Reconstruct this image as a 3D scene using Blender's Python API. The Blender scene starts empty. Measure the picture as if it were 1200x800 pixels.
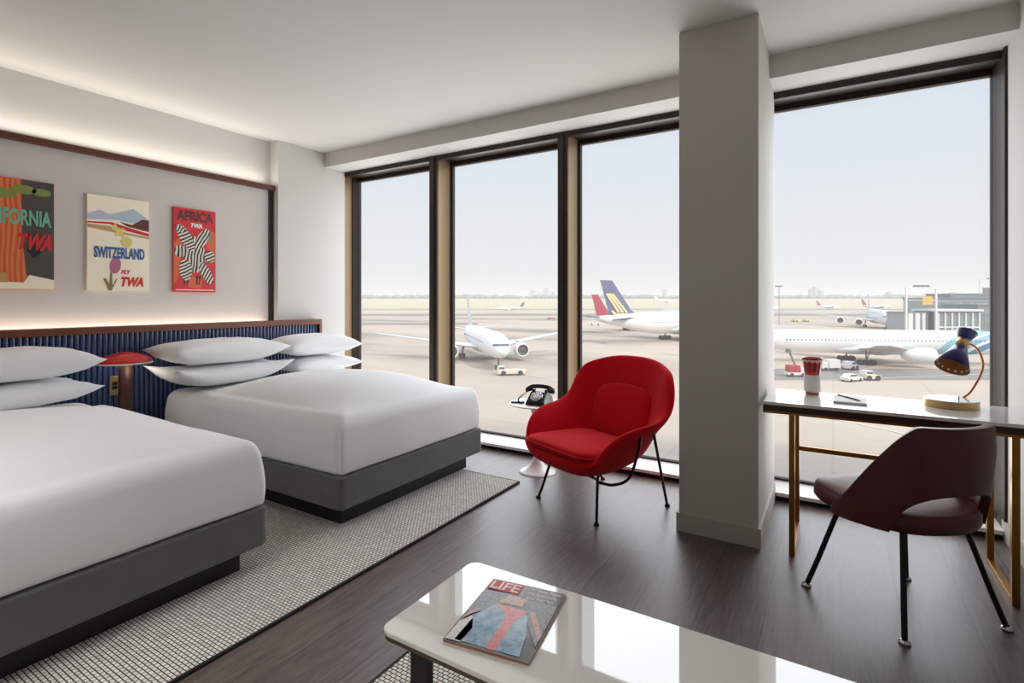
import bpy, bmesh, math, random
from mathutils import Vector, Matrix, noise
C = bpy.context.scene.collection
PI = math.pi
R_ = math.radians
# ------------------------------------------------------------------ camera, world, sun, lamps, exposure
YAW = R_(31.5)
FPX, HORIZ, EYE = 614.0, 352.0, 1.27
cam_d = bpy.data.cameras.new('camera'); cam = bpy.data.objects.new('camera', cam_d); C.objects.link(cam)
cam.location = (0, 0, EYE); cam.rotation_euler = (PI/2, 0, YAW)
cam_d.sensor_width = 36.0; cam_d.lens = FPX/1200*36.0
cam_d.shift_y = -(400-HORIZ)/1200
cam_d.clip_start = 0.05; cam_d.clip_end = 20000
bpy.context.scene.camera = cam
sc = bpy.context.scene
sc.view_settings.view_transform = 'Standard'; sc.view_settings.look = 'None'
sc.view_settings.gamma = 1.0; sc.view_settings.use_curve_mapping = False
sc.view_settings.exposure = 0.12
sc.cycles.max_bounces = 10; sc.cycles.diffuse_bounces = 6; sc.cycles.glossy_bounces = 4; sc.cycles.transparent_max_bounces = 12; sc.cycles.volume_bounces = 3

w = bpy.data.worlds.new('sky'); sc.world = w; w.use_nodes = True
nt = w.node_tree; nt.nodes.clear()
tc = nt.nodes.new('ShaderNodeTexCoord'); sx = nt.nodes.new('ShaderNodeSeparateXYZ')
rp = nt.nodes.new('ShaderNodeValToRGB'); bg = nt.nodes.new('ShaderNodeBackground'); wo = nt.nodes.new('ShaderNodeOutputWorld')
nt.links.new(tc.outputs['Generated'], sx.inputs[0]); nt.links.new(sx.outputs[2], rp.inputs[0])
nt.links.new(rp.outputs[0], bg.inputs[0]); nt.links.new(bg.outputs[0], wo.inputs[0])
bg.inputs[1].default_value = 0.94
cr = rp.color_ramp
cr.elements[0].position = 0.0; cr.elements[0].color = (0.80, 0.80, 0.80, 1)
cr.elements[1].position = 1.0; cr.elements[1].color = (1.5, 1.6, 1.75, 1)
for p, c in ((0.10, (0.79, 0.81, 0.83)), (0.22, (0.73, 0.785, 0.85)), (0.42, (0.66, 0.74, 0.87)), (0.60, (1.2, 1.3, 1.45))):
    e = cr.elements.new(p); e.color = (*c, 1)

sun_d = bpy.data.lights.new('sun', 'SUN'); sun = bpy.data.objects.new('sun', sun_d); C.objects.link(sun)
sun_d.energy = 2.0; sun_d.angle = R_(2.0); sun_d.color = (1.0, 0.94, 0.84)
sun.rotation_euler = Vector((-0.72, 0.28, -0.62)).to_track_quat('-Z', 'Y').to_euler()

def area(name, loc, target, sx_, sy_, power, col=(1, 1, 1)):
    d = bpy.data.lights.new(name, 'AREA'); d.shape = 'RECTANGLE'; d.size = sx_; d.size_y = sy_
    d.energy = power; d.color = col
    o = bpy.data.objects.new(name, d); C.objects.link(o); o.location = loc
    o.rotation_euler = (Vector(target)-Vector(loc)).to_track_quat('-Z', 'Y').to_euler()
    return o
WARM = (1.0, 0.86, 0.72)
# LED strips: above the wooden wall trim, and behind the headboard
def strip(name, x, y0_, y1_, z, tilt, power, col):
    o = area(name, (x, (y0_+y1_)/2, z), (x, (y0_+y1_)/2, z+1), 0.02, y1_-y0_, power, col)
    o.rotation_euler = (PI, tilt, 0); return o
cove_a = strip('cove_led_upper', -4.425, -1.1, 2.93, 2.335, R_(12), 7, (1.0, 0.91, 0.82))
cove_b = strip('cove_led_headboard', -4.40, -0.3, 2.9, 1.03, R_(6), 5.5, WARM)
# unseen fill lamp added behind the camera to lift beds and rug
room_a = area('ceiling_fill', (-1.9, -0.6, 2.70), (-1.9, -0.6, 0), 2.4, 0.5, 26, (1.0, 0.98, 0.95)); room_a.data.spread = R_(110)
# added area lamps just inside each pane, boosting the light from outdoors
DAY_FILL = 17.0
for i_, (xa_, xb_) in enumerate(((-4.25, -3.34), (-2.98, -2.0), (-1.65, -0.68), (-0.33, 0.62))):
    area('daylight_fill', ((xa_+xb_)/2, 3.97, 1.32), ((xa_+xb_)/2, 0, 1.32), xb_-xa_, 2.4, DAY_FILL, (0.93, 0.97, 1.0))

# ------------------------------------------------------------------ materials
def mat(name, col, rough=0.5, metal=0.0, spec=0.5, nscale=0, namp=0.0, bump=0.0, bscale=80, sheen=0, coat=0):
    m = bpy.data.materials.new(name); m.use_nodes = True
    t = m.node_tree; b = t.nodes['Principled BSDF']
    b.inputs['Base Color'].default_value = (*col, 1); b.inputs['Roughness'].default_value = rough
    b.inputs['Metallic'].default_value = metal; b.inputs['Specular IOR Level'].default_value = spec
    if sheen: b.inputs['Sheen Weight'].default_value = sheen
    if coat: b.inputs['Coat Weight'].default_value = coat; b.inputs['Coat Roughness'].default_value = 0.012
    if nscale or bump:
        co = t.nodes.new('ShaderNodeTexCoord')
    if nscale:
        n = t.nodes.new('ShaderNodeTexNoise'); n.inputs['Scale'].default_value = nscale; n.inputs['Detail'].default_value = 4
        t.links.new(co.outputs['Object'], n.inputs['Vector'])
        mx = t.nodes.new('ShaderNodeMix'); mx.data_type = 'RGBA'
        mx.inputs[6].default_value = (*[max(0, c*(1-namp)) for c in col], 1)
        mx.inputs[7].default_value = (*[min(1, c*(1+namp)) for c in col], 1)
        t.links.new(n.outputs[0], mx.inputs[0]); t.links.new(mx.outputs[2], b.inputs['Base Color'])
    if bump:
        n2 = t.nodes.new('ShaderNodeTexNoise'); n2.inputs['Scale'].default_value = bscale; n2.inputs['Detail'].default_value = 3
        t.links.new(co.outputs['Object'], n2.inputs['Vector'])
        bp = t.nodes.new('ShaderNodeBump'); bp.inputs['Strength'].default_value = bump; bp.inputs['Distance'].default_value = 0.004
        t.links.new(n2.outputs[0], bp.inputs['Height']); t.links.new(bp.outputs[0], b.inputs['Normal'])
    return m
def s(r, g, b):   # sRGB 0-255 to linear
    f = lambda c: (c/255/12.92) if c/255 <= 0.04045 else ((c/255+0.055)/1.055)**2.4
    return (f(r), f(g), f(b))
M = {}
M['wall'] = mat('wall_paint', s(204, 201, 197), 0.85, spec=0.2, nscale=3, namp=0.012)
M['ceil'] = mat('ceiling_paint', s(210, 208, 204), 0.9, spec=0.15, nscale=2, namp=0.01)
M['panel'] = mat('wall_panel_paint', s(206, 200, 196), 0.8, spec=0.2, nscale=4, namp=0.012)
M['column'] = mat('column_paint', s(198, 194, 188), 0.75, spec=0.25, nscale=3, namp=0.012)
M['base'] = mat('baseboard_paint', s(186, 181, 175), 0.6)
M['walnut'] = mat('walnut', s(112, 58, 32), 0.35, nscale=14, namp=0.35)
M['walnut_dk'] = mat('dark_walnut', s(92, 46, 30), 0.4, nscale=14, namp=0.3)
M['blacktrim'] = mat('black_trim', s(28, 24, 23), 0.5)
M['bronze'] = mat('dark_bronze', s(50, 37, 31), 0.5, metal=0.1, nscale=6, namp=0.08)
M['reveal'] = mat('champagne_reveal', s(150, 126, 94), 0.45, metal=0.45)
M['gasket'] = mat('gasket', s(60, 56, 54), 0.5)
M['sill'] = mat('white_sill', s(236, 234, 230), 0.5)
M['recess'] = mat('black_recess', s(18, 16, 16), 0.6)
M['linen'] = mat('white_linen', s(238, 239, 240), 0.9, spec=0.1, bump=0.12, bscale=9, sheen=0.15)
M['velvet'] = mat('charcoal_fabric', s(98, 99, 99), 0.9, spec=0.1, nscale=7, namp=0.14, sheen=0.35)
M['plinth'] = mat('black_plinth', s(28, 27, 27), 0.55)
M['navy'] = mat('navy_vinyl', s(44, 62, 106), 0.24, spec=0.8, coat=0.3)
M['redshade'] = mat('red_enamel', s(214, 20, 22), 0.3, coat=0.4)
M['brass'] = mat('brass', s(192, 164, 116), 0.3, metal=0.9)
M['brass_dk'] = mat('antique_gold', s(160, 114, 50), 0.36, metal=0.85, nscale=8, namp=0.08)
M['black'] = mat('black_plastic', s(16, 16, 17), 0.25)
M['blackmetal'] = mat('black_steel', s(22, 21, 21), 0.35, metal=0.3)
M['chrome'] = mat('chrome', s(205, 205, 208), 0.15, metal=1.0)
M['red'] = mat('red_wool', s(196, 6, 26), 0.92, spec=0.12, nscale=60, namp=0.08, bump=0.1, bscale=300, sheen=0.08)
M['burg'] = mat('burgundy_leather', s(84, 32, 36), 0.4, spec=0.45, nscale=10, namp=0.12, bump=0.05, bscale=220)
M['whitegloss'] = mat('white_lacquer', s(232, 230, 224), 0.03, spec=1.0, coat=1.0)
M['deskwhite'] = mat('white_desk_top', s(238, 236, 232), 0.1, spec=0.6, coat=0.5)
M['apron'] = mat('dark_wood_apron', s(58, 34, 26), 0.45, nscale=12, namp=0.25)
M['tulip'] = mat('white_pedestal', s(236, 235, 232), 0.25, coat=0.3)
M['navyshade'] = mat('navy_enamel', s(40, 38, 110), 0.3, coat=0.4)
M['copper'] = mat('copper', s(180, 122, 84), 0.3, metal=0.85)
M['inner'] = mat('gold_inside', s(150, 92, 46), 0.45, metal=0.3)
M['dot'] = mat('white_dot', s(245, 244, 240), 0.5)
M['ceramic'] = mat('white_ceramic', s(228, 228, 226), 0.45)
M['paper'] = mat('paper', s(240, 239, 238), 0.7)
M['paperedge'] = mat('grey_pad_back', s(120, 118, 116), 0.7)
M['socket'] = mat('black_socket', s(20, 20, 20), 0.4)
def redglass():
    m = mat('red_glass', s(176, 8, 16), 0.12, spec=0.6); b = m.node_tree.nodes['Principled BSDF']
    b.inputs['Transmission Weight'].default_value = 0.35
    return m
M['redglass'] = redglass()
def glass_pane():
    m = bpy.data.materials.new('window_glass'); m.use_nodes = True; t = m.node_tree; t.nodes.clear()
    o = t.nodes.new('ShaderNodeOutputMaterial'); mx = t.nodes.new('ShaderNodeMixShader')
    tr = t.nodes.new('ShaderNodeBsdfTransparent'); tr.inputs[0].default_value = (0.985, 0.99, 0.99, 1)
    gl = t.nodes.new('ShaderNodeBsdfGlossy'); gl.inputs['Roughness'].default_value = 0.0
    fr = t.nodes.new('ShaderNodeFresnel'); fr.inputs[0].default_value = 1.25
    t.links.new(fr.outputs[0], mx.inputs[0]); t.links.new(tr.outputs[0], mx.inputs[1]); t.links.new(gl.outputs[0], mx.inputs[2])
    # translucent white mixed into the glass to veil the view like haze
    tl_ = t.nodes.new('ShaderNodeBsdfTranslucent'); tl_.inputs[0].default_value = (1, 1, 1, 1); m2 = t.nodes.new('ShaderNodeMixShader'); m2.inputs[0].default_value = 0.075
    t.links.new(mx.outputs[0], m2.inputs[1]); t.links.new(tl_.outputs[0], m2.inputs[2])
    t.links.new(m2.outputs[0], o.inputs[0]); return m
M['glass'] = glass_pane()
def emit(name, col, st):
    m = bpy.data.materials.new(name); m.use_nodes = True; b = m.node_tree.nodes['Principled BSDF']
    b.inputs['Base Color'].default_value = (*col, 1); b.inputs['Emission Color'].default_value = (*col, 1)
    b.inputs['Emission Strength'].default_value = st; return m
M['diffuser'] = emit('lamp_diffuser', (1.0, 0.9, 0.76), 1.6)
def floor_mat():
    m = bpy.data.materials.new('dark_plank_floor'); m.use_nodes = True; t = m.node_tree; b = t.nodes['Principled BSDF']
    co = t.nodes.new('ShaderNodeTexCoord'); mp = t.nodes.new('ShaderNodeMapping'); mp.inputs['Rotation'].default_value = (0, 0, PI/2)
    t.links.new(co.outputs['Object'], mp.inputs[0])
    br = t.nodes.new('ShaderNodeTexBrick'); br.inputs['Scale'].default_value = 1.0
    br.inputs['Brick Width'].default_value = 1.9; br.inputs['Row Height'].default_value = 0.235
    br.inputs['Mortar Size'].default_value = 0.0016; br.inputs['Mortar Smooth'].default_value = 0.2; br.offset = 0.37
    br.inputs['Color1'].default_value = (*s(102, 88, 83), 1); br.inputs['Color2'].default_value = (*s(84, 70, 66), 1)
    br.inputs['Mortar'].default_value = (*s(26, 20, 19), 1)
    t.links.new(mp.outputs[0], br.inputs[0])
    mp2 = t.nodes.new('ShaderNodeMapping'); mp2.inputs['Scale'].default_value = (22, 1.6, 1)
    t.links.new(co.outputs['Object'], mp2.inputs[0])
    n = t.nodes.new('ShaderNodeTexNoise'); n.inputs['Scale'].default_value = 3.2; n.inputs['Detail'].default_value = 6; n.inputs['Distortion'].default_value = 1.4
    t.links.new(mp2.outputs[0], n.inputs['Vector'])
    rm = t.nodes.new('ShaderNodeMapRange'); rm.inputs[1].default_value = 0.35; rm.inputs[2].default_value = 0.7
    rm.inputs[3].default_value = 0.62; rm.inputs[4].default_value = 1.36; t.links.new(n.outputs[0], rm.inputs[0])
    mx = t.nodes.new('ShaderNodeMix'); mx.data_type = 'RGBA'; mx.blend_type = 'MULTIPLY'; mx.inputs[0].default_value = 1
    t.links.new(br.outputs[0], mx.inputs[6]); t.links.new(rm.outputs[0], mx.inputs[7]); t.links.new(mx.outputs[2], b.inputs['Base Color'])
    rr = t.nodes.new('ShaderNodeMapRange'); rr.inputs[3].default_value = 0.30; rr.inputs[4].default_value = 0.44; b.inputs['Specular IOR Level'].default_value = 0.7
    t.links.new(n.outputs[0], rr.inputs[0]); t.links.new(rr.outputs[0], b.inputs['Roughness'])
    bp = t.nodes.new('ShaderNodeBump'); bp.inputs['Strength'].default_value = 0.12; bp.inputs['Distance'].default_value = 0.002
    t.links.new(n.outputs[0], bp.inputs['Height']); t.links.new(bp.outputs[0], b.inputs['Normal'])
    return m
M['floor'] = floor_mat()
def rug_mat():
    m = bpy.data.materials.new('pebble_weave'); m.use_nodes = True; t = m.node_tree; b = t.nodes['Principled BSDF']
    b.inputs['Roughness'].default_value = 0.95; b.inputs['Specular IOR Level'].default_value = 0.1
    co = t.nodes.new('ShaderNodeTexCoord')
    br = t.nodes.new('ShaderNodeTexBrick'); br.inputs['Scale'].default_value = 1.0
    br.inputs['Brick Width'].default_value = 0.022; br.inputs['Row Height'].default_value = 0.0145
    br.inputs['Mortar Size'].default_value = 0.0021; br.inputs['Mortar Smooth'].default_value = 0.5; br.offset = 0.5
    br.inputs['Color1'].default_value = (*s(246, 243, 236), 1); br.inputs['Color2'].default_value = (*s(222, 218, 210), 1)
    br.inputs['Mortar'].default_value = (*s(38, 36, 35), 1)
    t.links.new(co.outputs['Object'], br.inputs[0])
    t.links.new(br.outputs[0], b.inputs['Base Color'])
    bp = t.nodes.new('ShaderNodeBump'); bp.invert = True; bp.inputs['Strength'].default_value = 0.7; bp.inputs['Distance'].default_value = 0.004
    t.links.new(br.outputs['Fac'], bp.inputs['Height']); t.links.new(bp.outputs[0], b.inputs['Normal'])
    return m
M['rug'] = rug_mat()
M['rugedge'] = mat('dark_rug_edge', s(40, 38, 37), 0.9)

# ------------------------------------------------------------------ mesh helpers
def obj(name, bm, m=None, parent=None, smooth=False, loc=None, rot=None, bevel=0, seg=2):
    bmesh.ops.recalc_face_normals(bm, faces=bm.faces[:])
    me = bpy.data.meshes.new(name); bm.to_mesh(me); bm.free()
    o = bpy.data.objects.new(name, me); C.objects.link(o)
    if m is not None:
        for mm in (m if isinstance(m, (list, tuple)) else [m]): me.materials.append(mm)
    if smooth:
        for p in me.polygons: p.use_smooth = True
    if parent is not None: o.parent = parent
    if loc is not None: o.location = loc
    if rot is not None: o.rotation_euler = rot
    if bevel:
        bv = o.modifiers.new('bevel', 'BEVEL'); bv.width = bevel; bv.segments = seg; bv.limit_method = 'ANGLE'; bv.angle_limit = R_(35)
    return o
def sub(o, n=2):
    md = o.modifiers.new('sub', 'SUBSURF'); md.levels = n; md.render_levels = n
def thing(name, label, cat, loc=(0, 0, 0), rotz=0, group=None):
    o = bpy.data.objects.new(name, None); C.objects.link(o); o.empty_display_size = 0.1
    o.location = loc; o.rotation_euler = (0, 0, rotz); tag(o, label, cat, group); return o
def tag(o, label, cat, group=None, kind=None):
    o['label'] = label; o['category'] = cat
    if group: o['group'] = group
    if kind: o['kind'] = kind
    return o
def struct(name, bm, m, smooth=False, bevel=0, label=None):
    o = obj(name, bm, m, smooth=smooth, bevel=bevel); o['kind'] = 'structure'
    if label: o['label'] = label
    return o
def bx(bm, x0, x1, y0, y1, z0, z1, mi=0):
    v = [bm.verts.new(p) for p in ((x0, y0, z0), (x1, y0, z0), (x1, y1, z0), (x0, y1, z0), (x0, y0, z1), (x1, y0, z1), (x1, y1, z1), (x0, y1, z1))]
    for f in ((3, 2, 1, 0), (4, 5, 6, 7), (0, 1, 5, 4), (1, 2, 6, 5), (2, 3, 7, 6), (3, 0, 4, 7)):
        bm.faces.new([v[i] for i in f]).material_index = mi
    return bm
def box(*a): return bx(bmesh.new(), *a)
def loft(bm, rings, closed=True, cap0=False, cap1=False):
    vr = [[bm.verts.new(p) for p in r] for r in rings]
    for a, b in zip(vr, vr[1:]):
        n = len(a)
        for i in range(n if closed else n-1):
            j = (i+1) % n
            bm.faces.new((a[i], a[j], b[j], b[i]))
    if cap0: bm.faces.new(vr[0][::-1])
    if cap1: bm.faces.new(vr[-1])
    return vr
def lathe(bm, prof, n=32, c=(0, 0), cap0=True, cap1=True):
    rings = [[(c[0]+r*math.cos(2*PI*i/n), c[1]+r*math.sin(2*PI*i/n), z) for i in range(n)] for r, z in prof]
    loft(bm, rings, True, cap0, cap1); return bm
def tube(bm, pts, rad, n=10, caps=True):
    pts = [Vector(p) for p in pts]; rings = []
    up = None
    for i, p in enumerate(pts):
        d = (pts[min(i+1, len(pts)-1)]-pts[max(i-1, 0)]).normalized()
        if up is None:
            up = d.orthogonal().normalized()
        up = (up-d*up.dot(d)).normalized(); sd = d.cross(up)
        r = rad[i] if isinstance(rad, (list, tuple)) else rad
        rings.append([p+(up*math.cos(2*PI*k/n)+sd*math.sin(2*PI*k/n))*r for k in range(n)])
    loft(bm, rings, True, caps, caps); return bm
def spline(pts, k=8):
    P = [Vector(p) for p in pts]; out = []
    for i in range(len(P)-1):
        a, b, c, d = P[max(i-1, 0)], P[i], P[i+1], P[min(i+2, len(P)-1)]
        for j in range(k):
            t = j/k
            out.append(0.5*((2*b)+(-a+c)*t+(2*a-5*b+4*c-d)*t*t+(-a+3*b-3*c+d)*t**3))
    out.append(P[-1]); return out
def prism(bm, pts, z0, z1):   # polygon in XY, extruded in Z
    a = [bm.verts.new((x, y, z0)) for x, y in pts]; b = [bm.verts.new((x, y, z1)) for x, y in pts]
    n = len(pts)
    for i in range(n):
        j = (i+1) % n; bm.faces.new((a[i], a[j], b[j], b[i]))
    bm.faces.new(a[::-1]); bm.faces.new(b); return bm
def rrect(x0, x1, y0, y1, r, n=6, z=0.0):
    out = []
    for cx, cy, a0 in ((x1-r, y1-r, 0), (x0+r, y1-r, 90), (x0+r, y0+r, 180), (x1-r, y0+r, 270)):
        for i in range(n+1):
            a = R_(a0+90*i/n); out.append((cx+r*math.cos(a), cy+r*math.sin(a), z))
    return out
def fill_prism(bm, ring2, z0, z1): return prism(bm, [(p[0], p[1]) for p in ring2], z0, z1)
def text(name, body, m, parent, rect, z, ext=0.0006, shear=0.0, bold=0.0):
    """lettering fitted into rect=(x0,x1,y0,y1) of the parent's XY plane"""
    cu = bpy.data.curves.new(name, 'FONT'); cu.body = body; cu.extrude = ext; cu.shear = shear; cu.offset = bold
    cu.align_x = 'CENTER' if '\n' in body else 'LEFT'; cu.resolution_u = 3
    t = bpy.data.objects.new(name, cu); C.objects.link(t)
    dg = bpy.context.evaluated_depsgraph_get()
    me = bpy.data.meshes.new_from_object(t.evaluated_get(dg)); bpy.data.objects.remove(t); bpy.data.curves.remove(cu)
    xs = [v.co.x for v in me.vertices]; ys = [v.co.y for v in me.vertices]
    x0, x1, y0, y1 = rect
    for v in me.vertices:
        v.co.x = x0+(v.co.x-min(xs))/(max(xs)-min(xs))*(x1-x0)
        v.co.y = y0+(v.co.y-min(ys))/(max(ys)-min(ys))*(y1-y0)
        v.co.z += z
    me.name = name; me.materials.clear(); me.materials.append(m)
    o = bpy.data.objects.new(name, me); C.objects.link(o); o.parent = parent; return o

# ------------------------------------------------------------------ room shell
XL, XR, YB, YG, ZC = -4.49, 0.785, -1.3, 3.992, 2.75
YF = 3.77                                     # inner face of window frames
struct('floor', box(XL-0.1, XR+0.1, YB-0.1, 4.05, -0.2, 0), M['floor'])
struct('ceiling', box(XL-0.1, XR+0.1, YB-0.1, 4.05, ZC, ZC+0.2), M['ceil'])
struct('wall_left', box(XL-0.12, XL, YB-0.1, 4.05, 0, ZC), M['wall'])
struct('wall_back', box(XL, XR, YB-0.1, YB, 0, ZC), mat('back_wall_finish', s(128, 122, 116), 0.7))
struct('wall_right', box(XR, XR+0.12, YB-0.1, 4.05, 0, ZC), M['wall'])
struct('baseboard_right', box(XR-0.014, XR, YB, YF, 0, 0.1), M['base'])
struct('wall_panel', box(XL, -4.44, YB, 2.945, 0, 2.285), M['panel'])
bm = box(XL, -4.40, YB, 2.988, 2.285, 2.327); o = struct('trim_1', bm, M['walnut_dk'])
struct('trim_2', box(XL, -4.432, 2.945, 2.985, 0, 2.285), M['blacktrim'])
struct('pilaster', box(XL, -4.37, 2.998, YF, 0, ZC), M['wall'])
# soffit above the windows and white sill below
bm = box(-4.37, XR, 3.52, 4.03, 2.612, ZC)
struct('trim_3', bm, M['wall'])
bm = box(-4.37, XR, 3.715, YG-0.014, 0.03, 0.052); struct('trim_4', bm, M['sill'], label='white window sill')
bm = box(-4.37, XR, 3.75, YG+0.05, 0.0, 0.03); struct('trim_5', bm, M['recess'])
# column with baseboard
struct('column', box(-0.727, -0.327, 2.958, 3.80, 0, ZC), M['column'])
bm = bmesh.new(); bx(bm, -0.740, -0.314, 2.945, 2.958, 0, 0.1); bx(bm, -0.327, -0.314, 2.958, 3.74, 0, 0.1); bx(bm, -0.740, -0.727, 2.958, 3.74, 0, 0.1)
struct('baseboard_column', bm, M['base'])
# windows
jx = [(-4.49, -4.411), (-3.217, -3.125), (-1.881, -1.795), (-0.56, -0.47), (0.7725, 0.785)]
for i in range(4):
    xa, xb = jx[i][1], jx[i+1][0]
    if i == 3: xb = 0.785
    bm = bmesh.new()
    # inner sash frame by the glass
    yA, yB = 3.978, YG+0.03
    bx(bm, xa, xa+0.016, 3.905 if i == 0 else yA, yB, 0.052, 2.59); bx(bm, xb-0.014, xb-0.001, yA, yB, 0.052, 2.59)
    bx(bm, xa+0.016, xb-0.014, yA, yB, 2.555, 2.59); bx(bm, xa+0.016, xb-0.014, yA, yB, 0.045, 0.065)
    wdw = struct('window_%d' % (i+1), bm, M['bronze'])
    gm = bmesh.new(); v = [gm.verts.new(p) for p in ((xa+0.014, YG, 0.06), (xb-0.012, YG, 0.06), (xb-0.012, YG, 2.56), (xa+0.014, YG, 2.56))]; gm.faces.new(v)
    obj('glass_pane', gm, M['glass'], wdw)
    # header
    hm = bmesh.new(); bx(hm, xa, xb-0.001, YF, 4.0, 2.59, 2.612); bx(hm, xa, xb, YF+0.005, YF+0.05, 2.57, 2.59)
    obj('header', hm, M['bronze'], wdw)
for k, (xa, xb) in enumerate(jx):
    bm = bmesh.new()
    if k == 4: bx(bm, 0.7725, 0.7848, 3.72, 4.01, 0.052, 2.612)
    else:
        bx(bm, xa, xb, YF, YF+0.022, 0.052, 2.612)
        bx(bm, xa+0.012, xb-0.03, YF-0.012, YF, 0.052, 2.60)
    m_ = struct('mullion', bm, M['bronze'])
    if k < 4:
        obj('side_panel', box(xa+0.001, xb, YF+0.022, 4.0, 0.052, 2.612), M['reveal'], m_)
        obj('gasket', box(xb, xb+0.003, 3.965, 3.978, 0.052, 2.59), M['gasket'], m_)

# ------------------------------------------------------------------ headboard
hb = thing('headboard', 'long navy channelled headboard in walnut frame behind both beds', 'headboard', (-4.37, 1.5, 0))
y0, y1 = -0.35-1.5, 3.395-1.5
bm = bmesh.new(); bx(bm, 0.005, 0.115, y0, y1, 1.042, 1.09); bx(bm, 0.005, 0.115, y1-0.03, y1, 0, 1.042); bx(bm, 0.005, 0.115, y0, y0+0.03, 0, 1.042)
obj('frame', bm, M['walnut'], hb, bevel=0.003)
bm = bmesh.new(); bx(bm, 0.005, 0.07, y0+0.03, y1-0.03, 0.02, 1.042)
obj('backing', bm, M['navy'], hb)
bm = bmesh.new(); pitch = 0.0318; yy = y0+0.03; line = []
nr = int((y1-y0-0.06)/pitch); pitch = (y1-y0-0.06)/nr
for i in range(nr):
    for j in range(7):
        a = PI*j/6; line.append((0.07+0.021*math.sin(a)**0.7, yy+pitch*(0.5-0.5*math.cos(a))))
    yy += pitch
loft(bm, [[(x, y, z) for x, y in line] for z in (0.02, 1.03, 1.042)], closed=False)
obj('channelled_panel', bm, M['navy'], hb, smooth=True)

# ------------------------------------------------------------------ beds
def soft_block(x0, x1, y0, y1, z0, z1, r_corner, r_top, crown, bulge=0.012, amp=0.004, seed=0, corner_fold=False):
    bm = bmesh.new(); rings = []; n = 7
    for z_t in (0, 0.06, 0.2, 0.4, 0.6, 0.8):
        z = z0+(z1-r_top-z0)*z_t; o_ = bulge*math.sin(PI*min(1, z_t*0.8+0.1))
        if z_t == 0: o_ = -0.01
        rings.append((o_, z))
    for a in range(0, 91, 15):
        rings.append((bulge*0.3-r_top*(1-math.cos(R_(a))), z1-r_top+r_top*math.sin(R_(a))))
    out = []
    def ring(off, z, fold=1.0):
        xa, xb, ya, yb = x0-off, x1+off, y0-off, y1+off
        pts = rrect(xa, xb, ya, yb, max(0.02, r_corner+off*0.5), n, z)
        # subdivide straight sides
        res = []
        if corner_fold:
            for k_ in (3*(n+1),):
                cc = sum((Vector(q) for q in pts[k_:k_+n+1]), Vector())/(n+1)
                for i_, d_ in ((2, -0.006), (3, 0.002), (4, 0.009), (5, 0.004)):
                    q = Vector(pts[k_+i_]); dv = Vector((q.x-x1+0.1, q.y-(y1-0.1 if k_ == 0 else y0+0.1), 0)).normalized(); pts[k_+i_] = tuple(q+dv*d_*fold)
        for i, p in enumerate(pts):
            q = pts[(i+1) % len(pts)]; res.append(Vector(p))
            if (i+1) % (n+1) == 0:
                for k in range(1, 14): res.append(Vector(p).lerp(Vector(q), k/14))
        return res
    R = [ring(o_, z, max(0, 1-max(0, (z-z0)/(z1-z0)-0.6)/0.3)) for o_, z in rings]
    c = Vector(((x0+x1)/2, (y0+y1)/2, z1))
    top = R[-1]
    hx, hy = max(abs(p.x-c.x) for p in top), max(abs(p.y-c.y) for p in top)
    for f in (0.96, 0.9, 0.82, 0.72, 0.6, 0.46, 0.3, 0.12):
        ring_ = []
        for p in top:
            q = c+(p-c)*f; u_, v_ = min(1, abs(q.x-c.x)/hx), min(1, abs(q.y-c.y)/hy)
            ring_.append(Vector((q.x, q.y, p.z+crown*((1-u_**2.6)*(1-v_**2.6))**0.9)))
        R.append(ring_)
    for r in R:
        for p in r:
            d = noise.noise(Vector((p.x*2.2+seed, p.y*2.2, p.z*3)))*amp*2 + noise.noise(Vector((p.x*6+seed, p.y*6, p.z*5)))*amp*0.6
            dirv = (p-Vector((c.x, c.y, p.z))); dirv = dirv.normalized() if dirv.length > 1e-3 else Vector((0, 0, 0))
            zt = (p.z-z0)/(z1-z0)
            p += dirv*d*(1 if zt < 0.9 else 0) + Vector((0, 0, d if zt > 0.75 else 0))
    loft(bm, R, True, True, True)
    return bm
def bed(label, yc, seed):
    t = thing('bed', label, 'bed', (-3.25, yc, 0))
    xh, xf = -0.985, 0.98; hw = 0.675
    obj('plinth', box(xh+0.19, xf-0.09, -hw+0.085, hw-0.09, 0.0128, 0.135), M['plinth'], t)
    bm = bmesh.new(); fill_prism(bm, rrect(xh, xf, -hw, hw, 0.035, 5), 0.125, 0.305)
    obj('upholstered_base', bm, M['velvet'], t, smooth=False, bevel=0.012, seg=3)
    bm = soft_block(xh+0.0, xf-0.1, -hw+0.03, hw-0.03, 0.30, 0.615, 0.09, 0.08, 0.05, seed=seed+5)
    obj('mattress', bm, M['linen'], t, smooth=True)
    bm = soft_block(xh+0.33, xf-0.012, -hw+0.012, hw-0.012, 0.302, 0.628, 0.045, 0.095, 0.12, bulge=0.016, amp=0.007, seed=seed, corner_fold=True)
    d = obj('duvet', bm, M['linen'], t, smooth=True); sub(d, 1)
    return t
bed('bed nearest the camera with white linen and charcoal base, cut by left frame edge', 0.835, 0.0)
bed('farther bed beside the windows with white linen and charcoal upholstered base', 2.603, 3.7)

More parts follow.
